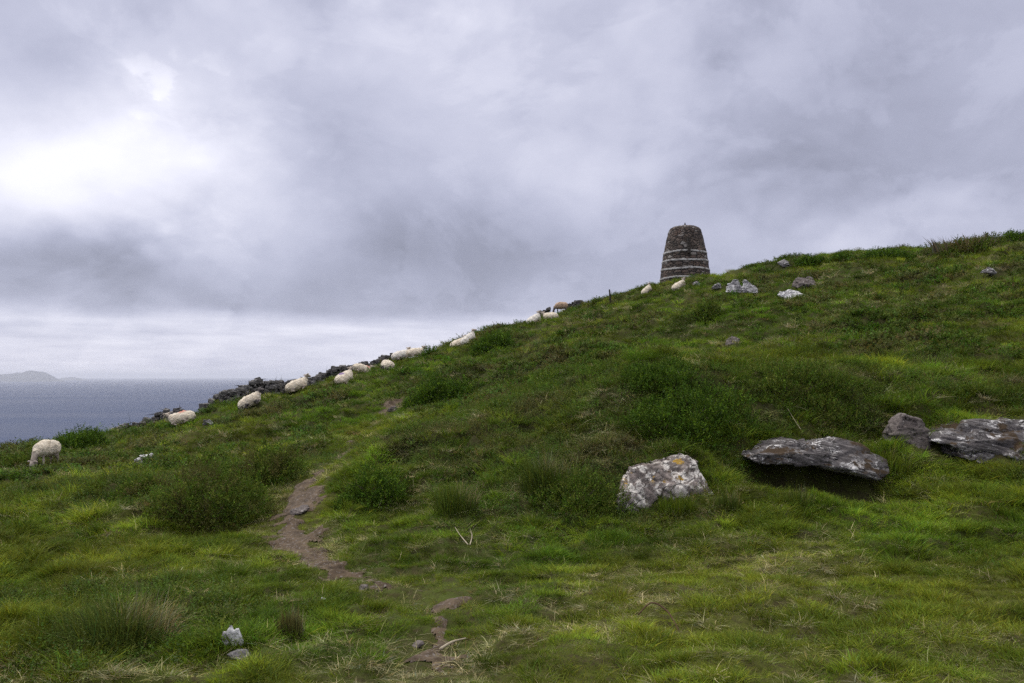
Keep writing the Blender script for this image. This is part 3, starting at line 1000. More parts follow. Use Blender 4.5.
for py in (253.6, 262.3, 270.6, 279.4):
    z0 = z_of(py)
    hh = 0.10
    sec = [(-0.05, -hh), (0.045, -hh * .9), (0.06, hh * .55), (0.01, hh), (-0.06, hh)]
    V, F = [], []
    for k in range(nseg):
        a = th[k]
        jz = 0.03 * math.sin(3 * a + py) + 0.04 * (random.random() - .5)
        jr = 0.025 * (random.random() - .5)
        for dr, dz in sec:
            rr_ = r_at(z0 + dz) + dr + jr
            V.append((rr_ * math.sin(a), -rr_ * math.cos(a), z0 + dz + jz))
    ns = len(sec)
    for k in range(nseg):
        k2 = (k + 1) % nseg
        for q in range(ns):
            q2 = (q + 1) % ns
            F.append((k * ns + q, k2 * ns + q, k2 * ns + q2, k * ns + q2))
    link('stone_band', mesh_np('stone_band', np.array(V), np.array(F), False), M_BAND, tower)


def bm_cyl(bm, p0, p1, r0, r1, n=8):
    p0, p1 = Vector(p0), Vector(p1)
    q = (p1 - p0).to_track_quat('Z', 'Y')
    rings = []
    for p, r_ in ((p0, r0), (p1, r1)):
        rings.append([bm.verts.new(p + q @ Vector((r_ * math.cos(2 * math.pi * k / n), r_ * math.sin(2 * math.pi * k / n), 0))) for k in range(n)])
    for k in range(n):
        bm.faces.new((rings[0][k], rings[0][(k + 1) % n], rings[1][(k + 1) % n], rings[1][k]))
    bm.faces.new(rings[0][::-1]); bm.faces.new(rings[1])


M_DARKWOOD, g, bs = new_mat('dark_weathered_wood')
tcx = g.new('ShaderNodeTexCoord')
g.put(bs.inputs['Base Color'], g.mix(g.noise(g.vscale(tcx.outputs['Object'], (8, 8, 1)), 3, 4), (0.018, 0.015, 0.013, 1), (0.05, 0.042, 0.036, 1)))
# slim dark upright board fixed to the upper shaft, seen edge on
bm = bmesh.new()
zt, zb_ = z_of(241), z_of(256.5)
for z in np.linspace(zb_, zt, 6)[:-1]:
    z2 = z + (zt - zb_) / 5 - 0.02
    r1_, r2_ = r_at(z), r_at(z2)
    xo = -0.12
    w = 0.15
    vs = [bm.verts.new((xo + sx * w, -(rr_ + ex), zz)) for zz, rr_ in ((z, r1_), (z2, r2_)) for sx, ex in ((-1, -.1), (1, -.1), (1, .38), (-1, .38))]
    for f in ((0, 1, 2, 3), (7, 6, 5, 4), (0, 4, 5, 1), (1, 5, 6, 2), (2, 6, 7, 3), (3, 7, 4, 0)):
        bm.faces.new([vs[i] for i in f])
bmesh.ops.recalc_face_normals(bm, faces=bm.faces[:])
me = bpy.data.meshes.new('upright_board'); bm.to_mesh(me); bm.free()
link('upright_board', me, M_DARKWOOD, tower)
bm = bmesh.new()
zc = z_of(226.6)
bm_cyl(bm, (-.1, -.6, zc - .15), (-.1, -.6, zc + .12), .16, .13, 10); bm_cyl(bm, (-.1, -.6, zc + .12), (-.1, -.6, zc + .34), .09, .05, 10)
me = bpy.data.meshes.new('finial'); bm.to_mesh(me); bm.free()
link('finial', me, M_TOWER, tower)

# ------------------------------------------------------------------ fence stakes on the brow
def stake(px, py, hpx, label, lean):
    p = at(px, py)
    h = hpx * p[1] / FPX
    o = bpy.data.objects.new('fence_stake', None); COL.objects.link(o); o.location = tuple(p)
    tag(o, label, 'stake', 'stakes on the brow')
    bm = bmesh.new()
    bm_cyl(bm, (0, 0, -.2), (lean * h, 0, h), .055, .045, 7)
    me = bpy.data.meshes.new('post'); bm.to_mesh(me); bm.free()
    link('post', me, M_DARKWOOD, o)
    for z in (.55, .85):
        bm = bmesh.new()
        bm_cyl(bm, (lean * h * z - .07, -.06, h * z), (lean * h * z + .07, .05, h * z + .02), .012, .012, 5)
        me = bpy.data.meshes.new('staple'); bm.to_mesh(me); bm.free()
        link('staple', me, M_DARKWOOD, o)


stake(611, 303, 13, 'thin dark stake standing on the brow left of the tower', -0.12)

# ------------------------------------------------------------------ sheep
def tube(bm, pts, rads, n=10, cap=True):
    """tapered tube with rounded ends through points"""
    P = [Vector(p) for p in pts]
    rings = []
    for i, (p, r_) in enumerate(zip(P, rads)):
        t = (P[min(i + 1, len(P) - 1)] - P[max(i - 1, 0)]).normalized()
        q = t.to_track_quat('Z', 'Y')
        rings.append([bm.verts.new(p + q @ Vector((r_ * math.cos(2 * math.pi * k / n), r_ * math.sin(2 * math.pi * k / n), 0))) for k in range(n)])
    for a, b_ in zip(rings[:-1], rings[1:]):
        for k in range(n):
            bm.faces.new((a[k], a[(k + 1) % n], b_[(k + 1) % n], b_[k]))
    bm.faces.new(rings[0][::-1]); bm.faces.new(rings[-1])


def ball(bm, c, r3, rot=None, sub=3):
    M_ = Matrix.Translation(c) @ (rot.to_4x4() if rot else Matrix.Identity(4)) @ Matrix.Diagonal((*r3, 1))
    bmesh.ops.create_icosphere(bm, subdivisions=sub, radius=1.0, matrix=M_)


def head_parts(bm, c, yaw, pitch):
    """skull, muzzle, ears about a head centre; pitch < 0 looks down"""
    Rm = Matrix.Rotation(yaw, 3, 'Z') @ Matrix.Rotation(-pitch, 3, 'Y')
    f = lambda v: Vector(c) + Rm @ Vector(v)
    ball(bm, f((0, 0, 0)), (.115, .08, .085), Rm)
    tube(bm, [f((.02, 0, 0)), f((.12, 0, -.02)), f((.20, 0, -.035)), f((.235, 0, -.04))], [.078, .062, .05, .036], 10)
    for s in (-1, 1):
        tube(bm, [f((-.05, s * .05, .04)), f((-.06, s * .12, .055)), f((-.05, s * .19, .03))], [.026, .034, .012], 8)
        ball(bm, f((.045, s * .068, .03)), (.016, .012, .016), None, 2)
    return f


def sheep_meshes(pose):
    body, wool = bmesh.new(), bmesh.new()
    if pose == 'graze':
        ball(body, (0, 0, .60), (.44, .19, .22))
        tube(body, [(.34, 0, .62), (.52, 0, .50), (.62, 0, .30)], [.15, .10, .075])
        head_parts(body, (.64, 0, .22), 0, R(-62))
        for s in (-1, 1):
            tube(body, [(.30, s * .12, .55), (.31, s * .12, .30), (.30, s * .12, .05), (.32, s * .12, -.04)], [.085, .045, .030, .036], 8)
            tube(body, [(-.30, s * .12, .56), (-.26, s * .125, .40), (-.36, s * .12, .24), (-.33, s * .12, .05), (-.31, s * .12, -.04)], [.12, .085, .042, .030, .036], 8)
        tube(body, [(-.44, 0, .66), (-.50, 0, .52), (-.50, 0, .36)], [.05, .045, .02], 8)
        ball(wool, (0.02, 0, .63), (.50, .275, .285)); ball(wool, (-.24, 0, .61), (.28, .265, .275)); ball(wool, (.26, 0, .62), (.26, .235, .26)); ball(wool, (.44, 0, .56), (.15, .14, .16))
    elif pose == 'stand':
        ball(body, (0, 0, .60), (.44, .19, .22))
        tube(body, [(.34, 0, .66), (.50, 0, .80), (.58, 0, .90)], [.15, .10, .075])
        head_parts(body, (.64, 0, .93), R(20), R(-12))
        for s in (-1, 1):
            tube(body, [(.30, s * .12, .55), (.31, s * .12, .30), (.30, s * .12, .05), (.32, s * .12, -.04)], [.085, .045, .030, .036], 8)
            tube(body, [(-.30, s * .12, .56), (-.26, s * .125, .40), (-.36, s * .12, .24), (-.33, s * .12, .05), (-.31, s * .12, -.04)], [.12, .085, .042, .030, .036], 8)
        tube(body, [(-.44, 0, .66), (-.50, 0, .52), (-.50, 0, .36)], [.05, .045, .02], 8)
        ball(wool, (0.02, 0, .63), (.50, .275, .285)); ball(wool, (-.24, 0, .61), (.28, .265, .275)); ball(wool, (.26, 0, .63), (.26, .235, .26)); ball(wool, (.42, 0, .74), (.14, .13, .17))
    else:   # lying with folded legs
        ball(body, (0, 0, .24), (.46, .24, .22))
        tube(body, [(.34, 0, .30), (.50, 0, .44), (.57, 0, .53)], [.15, .10, .078])
        head_parts(body, (.62, 0, .56), R(-35) if pose == 'rest' else R(50), R(-14))
        for s in (-1, 1):
            tube(body, [(.22, s * .2, .18), (.42, s * .22, .10), (.26, s * .25, .04), (.22, s * .25, .03)], [.10, .055, .036, .03], 8)
            tube(body, [(-.30, s * .2, .2), (-.08, s * .29, .14), (-.28, s * .31, .05), (-.12, s * .33, .04)], [.13, .075, .04, .032], 8)
        tube(body, [(-.46, 0, .28), (-.54, 0, .18), (-.54, 0, .08)], [.05, .045, .02], 8)
        ball(wool, (0.0, 0, .27), (.53, .315, .27)); ball(wool, (-.24, 0, .24), (.31, .335, .25)); ball(wool, (.24, 0, .27), (.29, .28, .26)); ball(wool, (.44, 0, .37), (.15, .145, .17))
    bme = fuse(body, 0.014, 3, 0.5)
    bme.polygons.foreach_set('use_smooth', np.ones(len(bme.polygons), bool)); bme.name = 'sheep_body'
    wme = fuse(wool, 0.022, 6, 0.5); wme.name = 'fleece'
    n = len(wme.vertices)
    co = np.empty(n * 3, np.float32); wme.vertices.foreach_get('co', co); co = co.reshape(-1, 3).astype(float)
    no = np.empty(n * 3, np.float32); wme.vertices.foreach_get('normal', no); no = no.reshape(-1, 3).astype(float)
    co += no * (0.075 * (fbm3(co * 8, 4, 3) - 0.5) + 0.03 * (fbm3(co * 26, 6, 2) - 0.5))[:, None]
    if pose not in ('graze', 'stand'):
        co[:, 2] = np.where(co[:, 2] < 0.02, 0.02 + (co[:, 2] - 0.02) * 0.2, co[:, 2])
    wme.vertices.foreach_set('co', co.astype(np.float32).ravel())
    wme.polygons.foreach_set('use_smooth', np.ones(n and len(wme.polygons), bool)); wme.update()
    return bme, wme


def wool_mat(name, tone, mark=None, mpos=(0, 0, .5), mr=0.16):
    m, g, bs = new_mat(name)
    tcx = g.new('ShaderNodeTexCoord'); p = tcx.outputs['Object']
    n1 = g.noise(p, 9, 6, 0.65); n2 = g.noise(p, 40, 4, 0.6)
    c = g.mix(g.step(n1, 0.35, 0.75), tone, (tone[0] * .72, tone[1] * .66, tone[2] * .58, 1))
    if mark:
        vm = g.new('ShaderNodeVectorMath', operation='DISTANCE'); g.put(vm.inputs[0], p); vm.inputs[1].default_value = mpos
        f = g.step(g.add(vm.outputs['Value'], g.mul(g.sub(n1, .5), .16)), mr, mr * .55)
        c = g.mix(g.mul(f, .8), c, mark)
    g.put(bs.inputs['Base Color'], c); bs.inputs['Roughness'].default_value = 1.0
    bs.inputs['Sheen Weight'].default_value = 0.25
    b = g.new('ShaderNodeBump'); b.inputs['Strength'].default_value = 0.8; b.inputs['Distance'].default_value = 0.03
    g.put(b.inputs['Height'], g.add(n1, n2)); g.put(bs.inputs['Normal'], b.outputs[0])
    return m


def skin_mat(name, a, b_):
    m, g, bs = new_mat(name)
    tcx = g.new('ShaderNodeTexCoord')
    g.put(bs.inputs['Base Color'], g.mix(g.step(g.noise(tcx.outputs['Object'], 7, 4), .42, .6), a, b_))
    return m


CREAM = (0.80, 0.71, 0.56, 1)
WOOL = {'plain': wool_mat('cream_fleece', CREAM), 'red': wool_mat('red_marked_fleece', CREAM, (0.62, 0.16, 0.10, 1), (-.1, 0, .5), .24),
        'redneck': wool_mat('red_shoulder_fleece', CREAM, (0.62, 0.18, 0.12, 1), (.34, 0, .5), .2),
        'blue': wool_mat('violet_marked_fleece', CREAM, (0.22, 0.12, 0.34, 1), (-.12, 0, .52), .17), 'white': wool_mat('white_fleece', (0.80, 0.76, 0.68, 1)),
        'brown': wool_mat('brownish_fleece', (0.50, 0.36, 0.25, 1))}
FACE = {'pale': skin_mat('pale_face', (0.50, 0.43, 0.35, 1), (0.36, 0.30, 0.25, 1)), 'dark': skin_mat('dark_face', (0.05, 0.045, 0.042, 1), (0.16, 0.14, 0.13, 1))}
PROTO = {p: sheep_meshes(p) for p in ('graze', 'stand', 'rest', 'lie')}

SHEEP = [  # px, py of foot, yaw (deg, 0 = facing right), pose, fleece, face, scale, label
    (47, 467, 262, 'graze', 'plain', 'pale', .74, 'cream sheep grazing head down above the sea at far left'),
    (184, 424, 185, 'rest', 'red', 'pale', 1.05, 'cream sheep lying by the tumbled wall with a red mark on its back'),
    (252, 407, 8, 'rest', 'plain', 'dark', 1.0, 'dark faced cream sheep lying below the thickest part of wall'),
    (298, 391, 14, 'lie', 'plain', 'pale', 1.08, 'plain cream sheep lying side on, uphill of the dark faced one'),
    (345, 383, 62, 'lie', 'blue', 'pale', 1.05, 'cream sheep lying rear on with a violet mark on its rump'),
    (360, 373, 20, 'lie', 'redneck', 'pale', .95, 'cream sheep with red mark close behind the violet marked sheep'),
    (387, 370, 118, 'rest', 'plain', 'dark', .95, 'small cream sheep lying below the end of the long wall'),
    (401, 360, 22, 'lie', 'white', 'pale', 1.1, 'lower of two white sheep stretched along the brow'),
    (415, 355, 22, 'lie', 'plain', 'pale', 1.1, 'upper of two white sheep stretched along the brow'),
    (459, 348, 24, 'lie', 'plain', 'pale', 1.0, 'lower sheep of the close pair on the brow'),
    (470, 343, 30, 'rest', 'white', 'pale', 1.0, 'upper sheep of the close pair on the brow'),
    (535, 323, 30, 'lie', 'white', 'pale', .95, 'white sheep lying half hidden, lowest of three left of the stake'),
    (551, 320, 150, 'rest', 'plain', 'pale', .95, 'cream sheep lying just below the standing brown sheep'),
    (562, 314, 172, 'graze', 'brown', 'dark', 1.05, 'brownish sheep grazing on the skyline above two white sheep'),
    (648, 293, 15, 'lie', 'plain', 'pale', .78, 'cream sheep lying on the brow just left of the tower'),
    (680, 289, 12, 'lie', 'plain', 'pale', .92, 'cream sheep lying directly in front of the tower'),
]
for px, py, yaw, pose, wl, fc, sc, lab in SHEEP:
    p = at(px, py)
    o = bpy.data.objects.new('sheep', PROTO[pose][0]); COL.objects.link(o)
    if not PROTO[pose][0].materials:
        PROTO[pose][0].materials.append(FACE['pale']); PROTO[pose][1].materials.append(WOOL['plain'])
    o.location = (p[0], p[1], p[2] - 0.01)
    e = 0.25
    sl = (Hs(p[0] + e * math.cos(R(yaw)), p[1] + e * math.sin(R(yaw))) - Hs(p[0] - e * math.cos(R(yaw)), p[1] - e * math.sin(R(yaw)))) / (2 * e)
    o.rotation_euler = (0, -math.atan(sl) * (0.9 if pose in ('rest', 'lie') else .6), R(yaw))
    sc *= 0.88 if px > 100 else 1.0
    o.scale = (sc, sc, sc)
    o.material_slots[0].link = 'OBJECT'; o.material_slots[0].material = FACE[fc]
    f = bpy.data.objects.new('fleece', PROTO[pose][1]); COL.objects.link(f); f.parent = o
    f.material_slots[0].link = 'OBJECT'; f.material_slots[0].material = WOOL[wl]
    tag(o, lab, 'sheep', 'sheep along the brow')
    FOOT.append((p[0], p[1], .35, .3))

# ------------------------------------------------------------------ plants
def leaf_mat(name, spec=0.2, trans=0.35):
    m = bpy.data.materials.new(name); m.use_nodes = True
    nt = m.node_tree; nt.nodes.clear(); g = G(nt)
    out = g.new('ShaderNodeOutputMaterial')
    return m, g, out


def blade_shader(name, inst=True):
    m, g, out = leaf_mat(name)
    a = g.new('ShaderNodeAttribute', attribute_name='tint')
    a.attribute_type = 'INSTANCER' if inst else 'GEOMETRY'
    v = g.new('ShaderNodeAttribute', attribute_name='shade'); v.attribute_type = 'GEOMETRY'
    sc_ = g.new('ShaderNodeVectorMath', operation='MULTIPLY')
    g.put(sc_.inputs[0], a.outputs['Color']); g.put(sc_.inputs[1], v.outputs['Color'])
    df = g.new('ShaderNodeBsdfDiffuse'); tr = g.new('ShaderNodeBsdfTranslucent'); mx = g.new('ShaderNodeMixShader')
    g.put(df.inputs[0], sc_.outputs[0]); g.put(tr.inputs[0], sc_.outputs[0])
    mx.inputs[0].default_value = 0.35
    g.put(mx.inputs[1], df.outputs[0]); g.put(mx.inputs[2], tr.outputs[0])
    gl = g.new('ShaderNodeBsdfGlossy'); gl.inputs['Roughness'].default_value = 0.45; gl.inputs[0].default_value = (1, 1, 1, 1)
    m2 = g.new('ShaderNodeMixShader'); m2.inputs[0].default_value = 0.008
    g.put(m2.inputs[1], mx.outputs[0]); g.put(m2.inputs[2], gl.outputs[0])
    g.put(out.inputs[0], m2.outputs[0])
    return m


M_INST = blade_shader('blade_leaf', True)
M_LEAF = blade_shader('plant_leaf', False)


def blades(n, rad, h0, h1, w, lean, droop, seed, segs=3, var=0.25, hue=0.12, centre=0.6):
    """n bent tapering blades -> verts, quads, shade colour (real blade to blade colour variation)"""
    r = np.random.default_rng(seed)
    a = r.uniform(0, 2 * np.pi, n); q = rad * r.random(n) ** centre
    bx, by = q * np.cos(a), q * np.sin(a)
    h = r.uniform(h0, h1, n)
    la = a + r.normal(0, 0.9, n)
    ln = np.abs(r.normal(lean, lean * .5, n)); dr = np.abs(r.normal(droop, droop * .5, n))
    fa = r.uniform(0, np.pi, n)
    ww = w * r.uniform(.7, 1.3, n)
    V = np.zeros((n, (segs + 1) * 2, 3)); C = np.zeros((n, (segs + 1) * 2, 3))
    br = 1 + r.normal(0, var, n)
    hu = r.normal(0, hue, n)
    for s in range(segs + 1):
        t = s / segs
        out = h * (ln * t + dr * t * t)
        z = h * (t - 0.35 * dr * t * t)
        wd = ww * (1 - t ** 1.6) * 0.5 + 0.0004
        cx = bx + out * np.cos(la); cy = by + out * np.sin(la)
        for k, sg in ((0, -1), (1, 1)):
            V[:, s * 2 + k, 0] = cx + sg * wd * np.cos(fa); V[:, s * 2 + k, 1] = cy + sg * wd * np.sin(fa); V[:, s * 2 + k, 2] = z - 0.01
            C[:, s * 2 + k, 0] = br * (1 + hu); C[:, s * 2 + k, 1] = br; C[:, s * 2 + k, 2] = br * (1 - hu)
    base = (np.arange(n) * (segs + 1) * 2)[:, None]
    F = np.concatenate([np.concatenate([base + 2 * s, base + 2 * s + 1, base + 2 * s + 3, base + 2 * s + 2], 1) for s in range(segs)], 0)
    return V.reshape(-1, 3), F, np.clip(C.reshape(-1, 3), 0.25, 2.2)


def sprigs(n, rad, h, leaf, seed, var=0.3, hue=0.12, up=0.9):
    """small leafy shoots: short stems carrying tiny leaves"""
    r = np.random.default_rng(seed)
    Vs, Fs, Cs = [], [], []
    k = 0
    for i in range(n):
        a, q = r.uniform(0, 2 * np.pi), rad * r.random() ** .6
        p = np.array([q * np.cos(a), q * np.sin(a), 0])
        d = np.array([np.cos(a) * q / rad * .8 + r.normal(0, .3), np.sin(a) * q / rad * .8 + r.normal(0, .3), up]); d /= np.linalg.norm(d)
        L = h * r.uniform(.6, 1.15) * (1 - .35 * (q / rad) ** 2)
        b = max(.3, 1 + r.normal(0, var)); hu = r.normal(0, hue)
        nl = 8
        for j in range(nl):
            t = (j + 1) / nl
            c = p + d * L * t
            la = r.uniform(0, 2 * np.pi)
            o = np.array([np.cos(la), np.sin(la), r.uniform(.1, .9)]); o /= np.linalg.norm(o)
            sd = np.cross(o, [0.3, 0.2, 1]); sd /= np.linalg.norm(sd)
            l_ = leaf * r.uniform(.7, 1.3)
            Vs += [c, c + o * l_ * .5 + sd * l_ * .28, c + o * l_, c + o * l_ * .5 - sd * l_ * .28]
            bb = b * r.uniform(.8, 1.2)
            Cs += [[bb * (1 + hu), bb, bb * (1 - hu)]] * 4
            Fs.append((k, k + 1, k + 2, k + 3)); k += 4
    return np.array(Vs), np.array(Fs), np.clip(np.array(Cs), .2, 2.2)


def plant_mesh(name, parts, mat):
    V = np.concatenate([p[0] for p in parts]); C = np.concatenate([p[2] for p in parts])
    o = 0; Fs = []
    for p in parts:
        Fs.append(p[1] + o); o += len(p[0])
    me = mesh_np(name, V, np.concatenate(Fs), False)
    attr_c(me, 'shade', C)
    me.materials.append(mat)
    return me


def templates(kind, k):
    out = []
    for i in range(k):
        s = 100 * (hash_kind[kind]) + i
        if kind == 'short': P = [blades(46, .085, .035, .085, .0048, .35, .55, s)]
        elif kind == 'tuft': P = [blades(60, .075, .10, .21, .0055, .28, .75, s)]
        elif kind == 'straw': P = [blades(18, .075, .05, .16, .0045, .6, 1.3, s, var=.3, hue=.06), blades(26, .08, .03, .085, .0075, .7, 1.2, s + 7, var=.35)]
        elif kind == 'sprig': P = [sprigs(16, .13, .16, .021, s)]
        elif kind == 'far': P = [blades(44, .19, .09, .22, .015, .35, .7, s, segs=2)]
        elif kind == 'farstraw': P = [blades(30, .17, .10, .24, .013, .45, .9, s, segs=2)]
        elif kind == 'farsprig': P = [sprigs(15, .24, .22, .060, s)]
        o = bpy.data.objects.new(kind + '_tuft', plant_mesh(kind, P, M_INST))
        out.append(o)
    return out


hash_kind = {'short': 1, 'tuft': 2, 'straw': 3, 'sprig': 4, 'far': 5, 'farstraw': 6, 'farsprig': 7}


def scatter(name, xy, scale, tint, tmpl, sink=0.0, tilt=0.35):
    n = len(xy)
    x, y = xy[:, 0], xy[:, 1]
    z = H(x, y)
    e = 0.06
    nx = -(H(x + e, y) - z) / e; ny = -(H(x, y + e) - z) / e
    me = bpy.data.meshes.new(name)
    me.vertices.add(n)
    me.vertices.foreach_set('co', np.stack([x, y, z - sink], 1).astype(np.float32).ravel())
    # spin, then lean towards the slope normal
    spin = rng.uniform(0, 2 * np.pi, n)
    ax = np.arctan(-ny * tilt * -1.0); ay = np.arctan(nx * tilt)
    a = me.attributes.new('rot', 'FLOAT_VECTOR', 'POINT')
    rot = np.zeros((n, 3), np.float32)
    cs, sn = np.cos(spin), np.sin(spin)
    # tilt about world axes with the spin applied first: expressed as small euler tilts in the spun frame
    rot[:, 0] = -(np.arctan(ny) * tilt) * cs + (np.arctan(nx) * tilt) * sn
    rot[:, 1] = (np.arctan(nx) * tilt) * cs + (np.arctan(ny) * tilt) * sn
    rot[:, 2] = spin
    a.data.foreach_set('vector', rot.ravel())
    attr_f(me, 'scl', scale)
    attr_c(me, 'tint', tint)
    o = link(name, me)
    ng = bpy.data.node_groups.new(name + '_scatter', 'GeometryNodeTree')
    ng.interface.new_socket('Geometry', in_out='INPUT', socket_type='NodeSocketGeometry')
    ng.interface.new_socket('Geometry', in_out='OUTPUT', socket_type='NodeSocketGeometry')
    gi, go = ng.nodes.new('NodeGroupInput'), ng.nodes.new('NodeGroupOutput')
    iop = ng.nodes.new('GeometryNodeInstanceOnPoints'); jg = ng.nodes.new('GeometryNodeJoinGeometry')
    for t in tmpl:
        oi = ng.nodes.new('GeometryNodeObjectInfo'); oi.inputs['Object'].default_value = t; oi.inputs['As Instance'].default_value = True
        ng.links.new(oi.outputs['Geometry'], jg.inputs[0])
    iop.inputs['Pick Instance'].default_value = True
    ri = ng.nodes.new('FunctionNodeRandomValue'); ri.data_type = 'INT'
    ri.inputs[4].default_value = 0; ri.inputs[5].default_value = len(tmpl) - 1
    na_r = ng.nodes.new('GeometryNodeInputNamedAttribute'); na_r.data_type = 'FLOAT_VECTOR'; na_r.inputs[0].default_value = 'rot'
    na_s = ng.nodes.new('GeometryNodeInputNamedAttribute'); na_s.data_type = 'FLOAT'; na_s.inputs[0].default_value = 'scl'
    e2r = ng.nodes.new('FunctionNodeEulerToRotation')
    ng.links.new(gi.outputs[0], iop.inputs['Points']); ng.links.new(jg.outputs[0], iop.inputs['Instance'])
    ng.links.new(ri.outputs[2], iop.inputs['Instance Index'])
    ng.links.new(na_r.outputs[0], e2r.inputs[0]); ng.links.new(e2r.outputs[0], iop.inputs['Rotation'])
    ng.links.new(na_s.outputs[0], iop.inputs['Scale'])
    ng.links.new(iop.outputs[0], go.inputs[0])
    md = o.modifiers.new('scatter', 'NODES'); md.node_group = ng
    tag(o, kind='stuff')
    return o


def ring_points(r0, r1, dens, az_lim=50):
    area = (r1 * r1 - r0 * r0) * 0.5 * math.radians(2 * az_lim)
    n = int(area * dens)
    r = np.sqrt(rng.uniform(r0 * r0, r1 * r1, n)); a = np.radians(rng.uniform(-az_lim, az_lim, n))
    x, y = r * np.sin(a), r * np.cos(a)
    k = r < crest_r(x, y) + 5.0
    x, y = x[k], y[k]
    ok = np.ones(len(x), bool)
    for fx, fy, ax_, ay_ in FOOT:
        ok &= ((x - fx) / ax_) ** 2 + ((y - fy) / ay_) ** 2 > 1.0
    # trodden soil carries only a few tufts
    near = (np.abs(x + 1.5) < 9) & (y < 32)
    b = np.zeros(len(x)); b[near] = bare(x[near], y[near])
    ok &= ~((b > 0.50) & (rng.random(len(x)) < 0.93))
    # no grass inside the hollow under the slab
    ok &= ((x - HOL[0]) / 0.82) ** 2 + ((y - HOL[1] + .08) / 0.56) ** 2 > 1.0
    return np.stack([x, y], 1)[ok]



# ------------------------------------------------------------------ single plants one can tell apart
def shade_rgb(n, tones, r, spread=0.2):
    tn = np.array(tones)[r.integers(0, len(tones), n)]
    return tn * np.exp(r.normal(0, spread, n))[:, None]


def dome_shoots(n, rx, ry, h, leaf, tones, seed, nl=7, brown_side=None, btone=(0.120, 0.100, 0.034)):
    """leafy shoots over an uneven dome"""
    r = np.random.default_rng(seed)
    a = r.uniform(0, 2 * np.pi, n); e = np.arcsin(r.uniform(-0.12, 1.0, n))
    d = np.stack([np.cos(e) * np.cos(a), np.cos(e) * np.sin(a), np.sin(e)], 1)
    lump_ = 0.45 + 0.85 * fbm3(d * 2.3 + seed, seed, 4)
    k = lump_ * (1 - 0.35 * r.random(n) ** 2.2)
    P = d * k[:, None] * np.array([rx, ry, h])
    col = shade_rgb(n, tones, r, .38)
    pat = fbm3(P * 2.6 + 5, seed + 2, 3)
    if brown_side is not None:
        w = .8 * sstep(pat + 0.22 * (P[:, 0] / rx) * brown_side, .50, .66)
        col = col * (1 - w[:, None]) + np.array(btone)[None] * np.exp(r.normal(0, .25, n))[:, None] * w[:, None]
    up = d * np.array([1 / rx, 1 / ry, 1 / h]) + np.array([0, 0, .9 / h]) + r.normal(0, .35 / h, (n, 3))
    up /= np.linalg.norm(up, axis=1)[:, None]
    L = leaf * 3.6 * r.uniform(.6, 1.3, n)
    Vs = np.zeros((n, nl, 4, 3)); C = np.zeros((n, nl, 4, 3))
    for j in range(nl):
        c = P + up * (L * (j + .5) / nl)[:, None]
        o = r.normal(0, 1, (n, 3)) + up * 1.1; o /= np.linalg.norm(o, axis=1)[:, None]
        sd = np.cross(o, r.normal(0, 1, (n, 3))); sd /= np.linalg.norm(sd, axis=1)[:, None]
        l_ = (leaf * r.uniform(.7, 1.3, n))[:, None]
        Vs[:, j, 0] = c; Vs[:, j, 1] = c + o * l_ * .5 + sd * l_ * .26; Vs[:, j, 2] = c + o * l_; Vs[:, j, 3] = c + o * l_ * .5 - sd * l_ * .26
        C[:, j] = (col * r.uniform(.8, 1.2, n)[:, None])[:, None, :]
    V = Vs.reshape(-1, 3); F_ = np.arange(len(V)).reshape(-1, 4)
    return V, F_, C.reshape(-1, 3)


def leaf_obj(name, parts, parent):
    me = mesh_np(name, np.concatenate([q[0] for q in parts]), np.concatenate([q[1] + s for q, s in zip(parts, np.cumsum([0] + [len(q[0]) for q in parts[:-1]]))]), False)
    c = np.concatenate([q[2] for q in parts])
    attr_c(me, 'tint', c); attr_c(me, 'shade', np.ones((len(c), 3)))
    return link(name, me, M_LEAF, parent)


M_TWIG, g, bs = new_mat('woody_stem')
tcx = g.new('ShaderNodeTexCoord')
g.put(bs.inputs['Base Color'], g.mix(g.noise(tcx.outputs['Object'], 9, 4), (0.045, 0.032, 0.024, 1), (0.12, 0.088, 0.066, 1)))
M_DEAD, g, bs = new_mat('bleached_stem')
tcx = g.new('ShaderNodeTexCoord')
g.put(bs.inputs['Base Color'], g.mix(g.noise(tcx.outputs['Object'], 14, 4), (0.26, 0.21, 0.14, 1), (0.50, 0.44, 0.33, 1)))
M_BRAMBLE, g, bs = new_mat('brown_dead_stem')
bs.inputs['Base Color'].default_value = (0.10, 0.052, 0.034, 1)

GREENS = [(0.060, 0.120, 0.010), (0.095, 0.150, 0.012), (0.045, 0.090, 0.010)]
DARKS = [(0.060, 0.110, 0.011), (0.085, 0.130, 0.013), (0.110, 0.130, 0.020)]


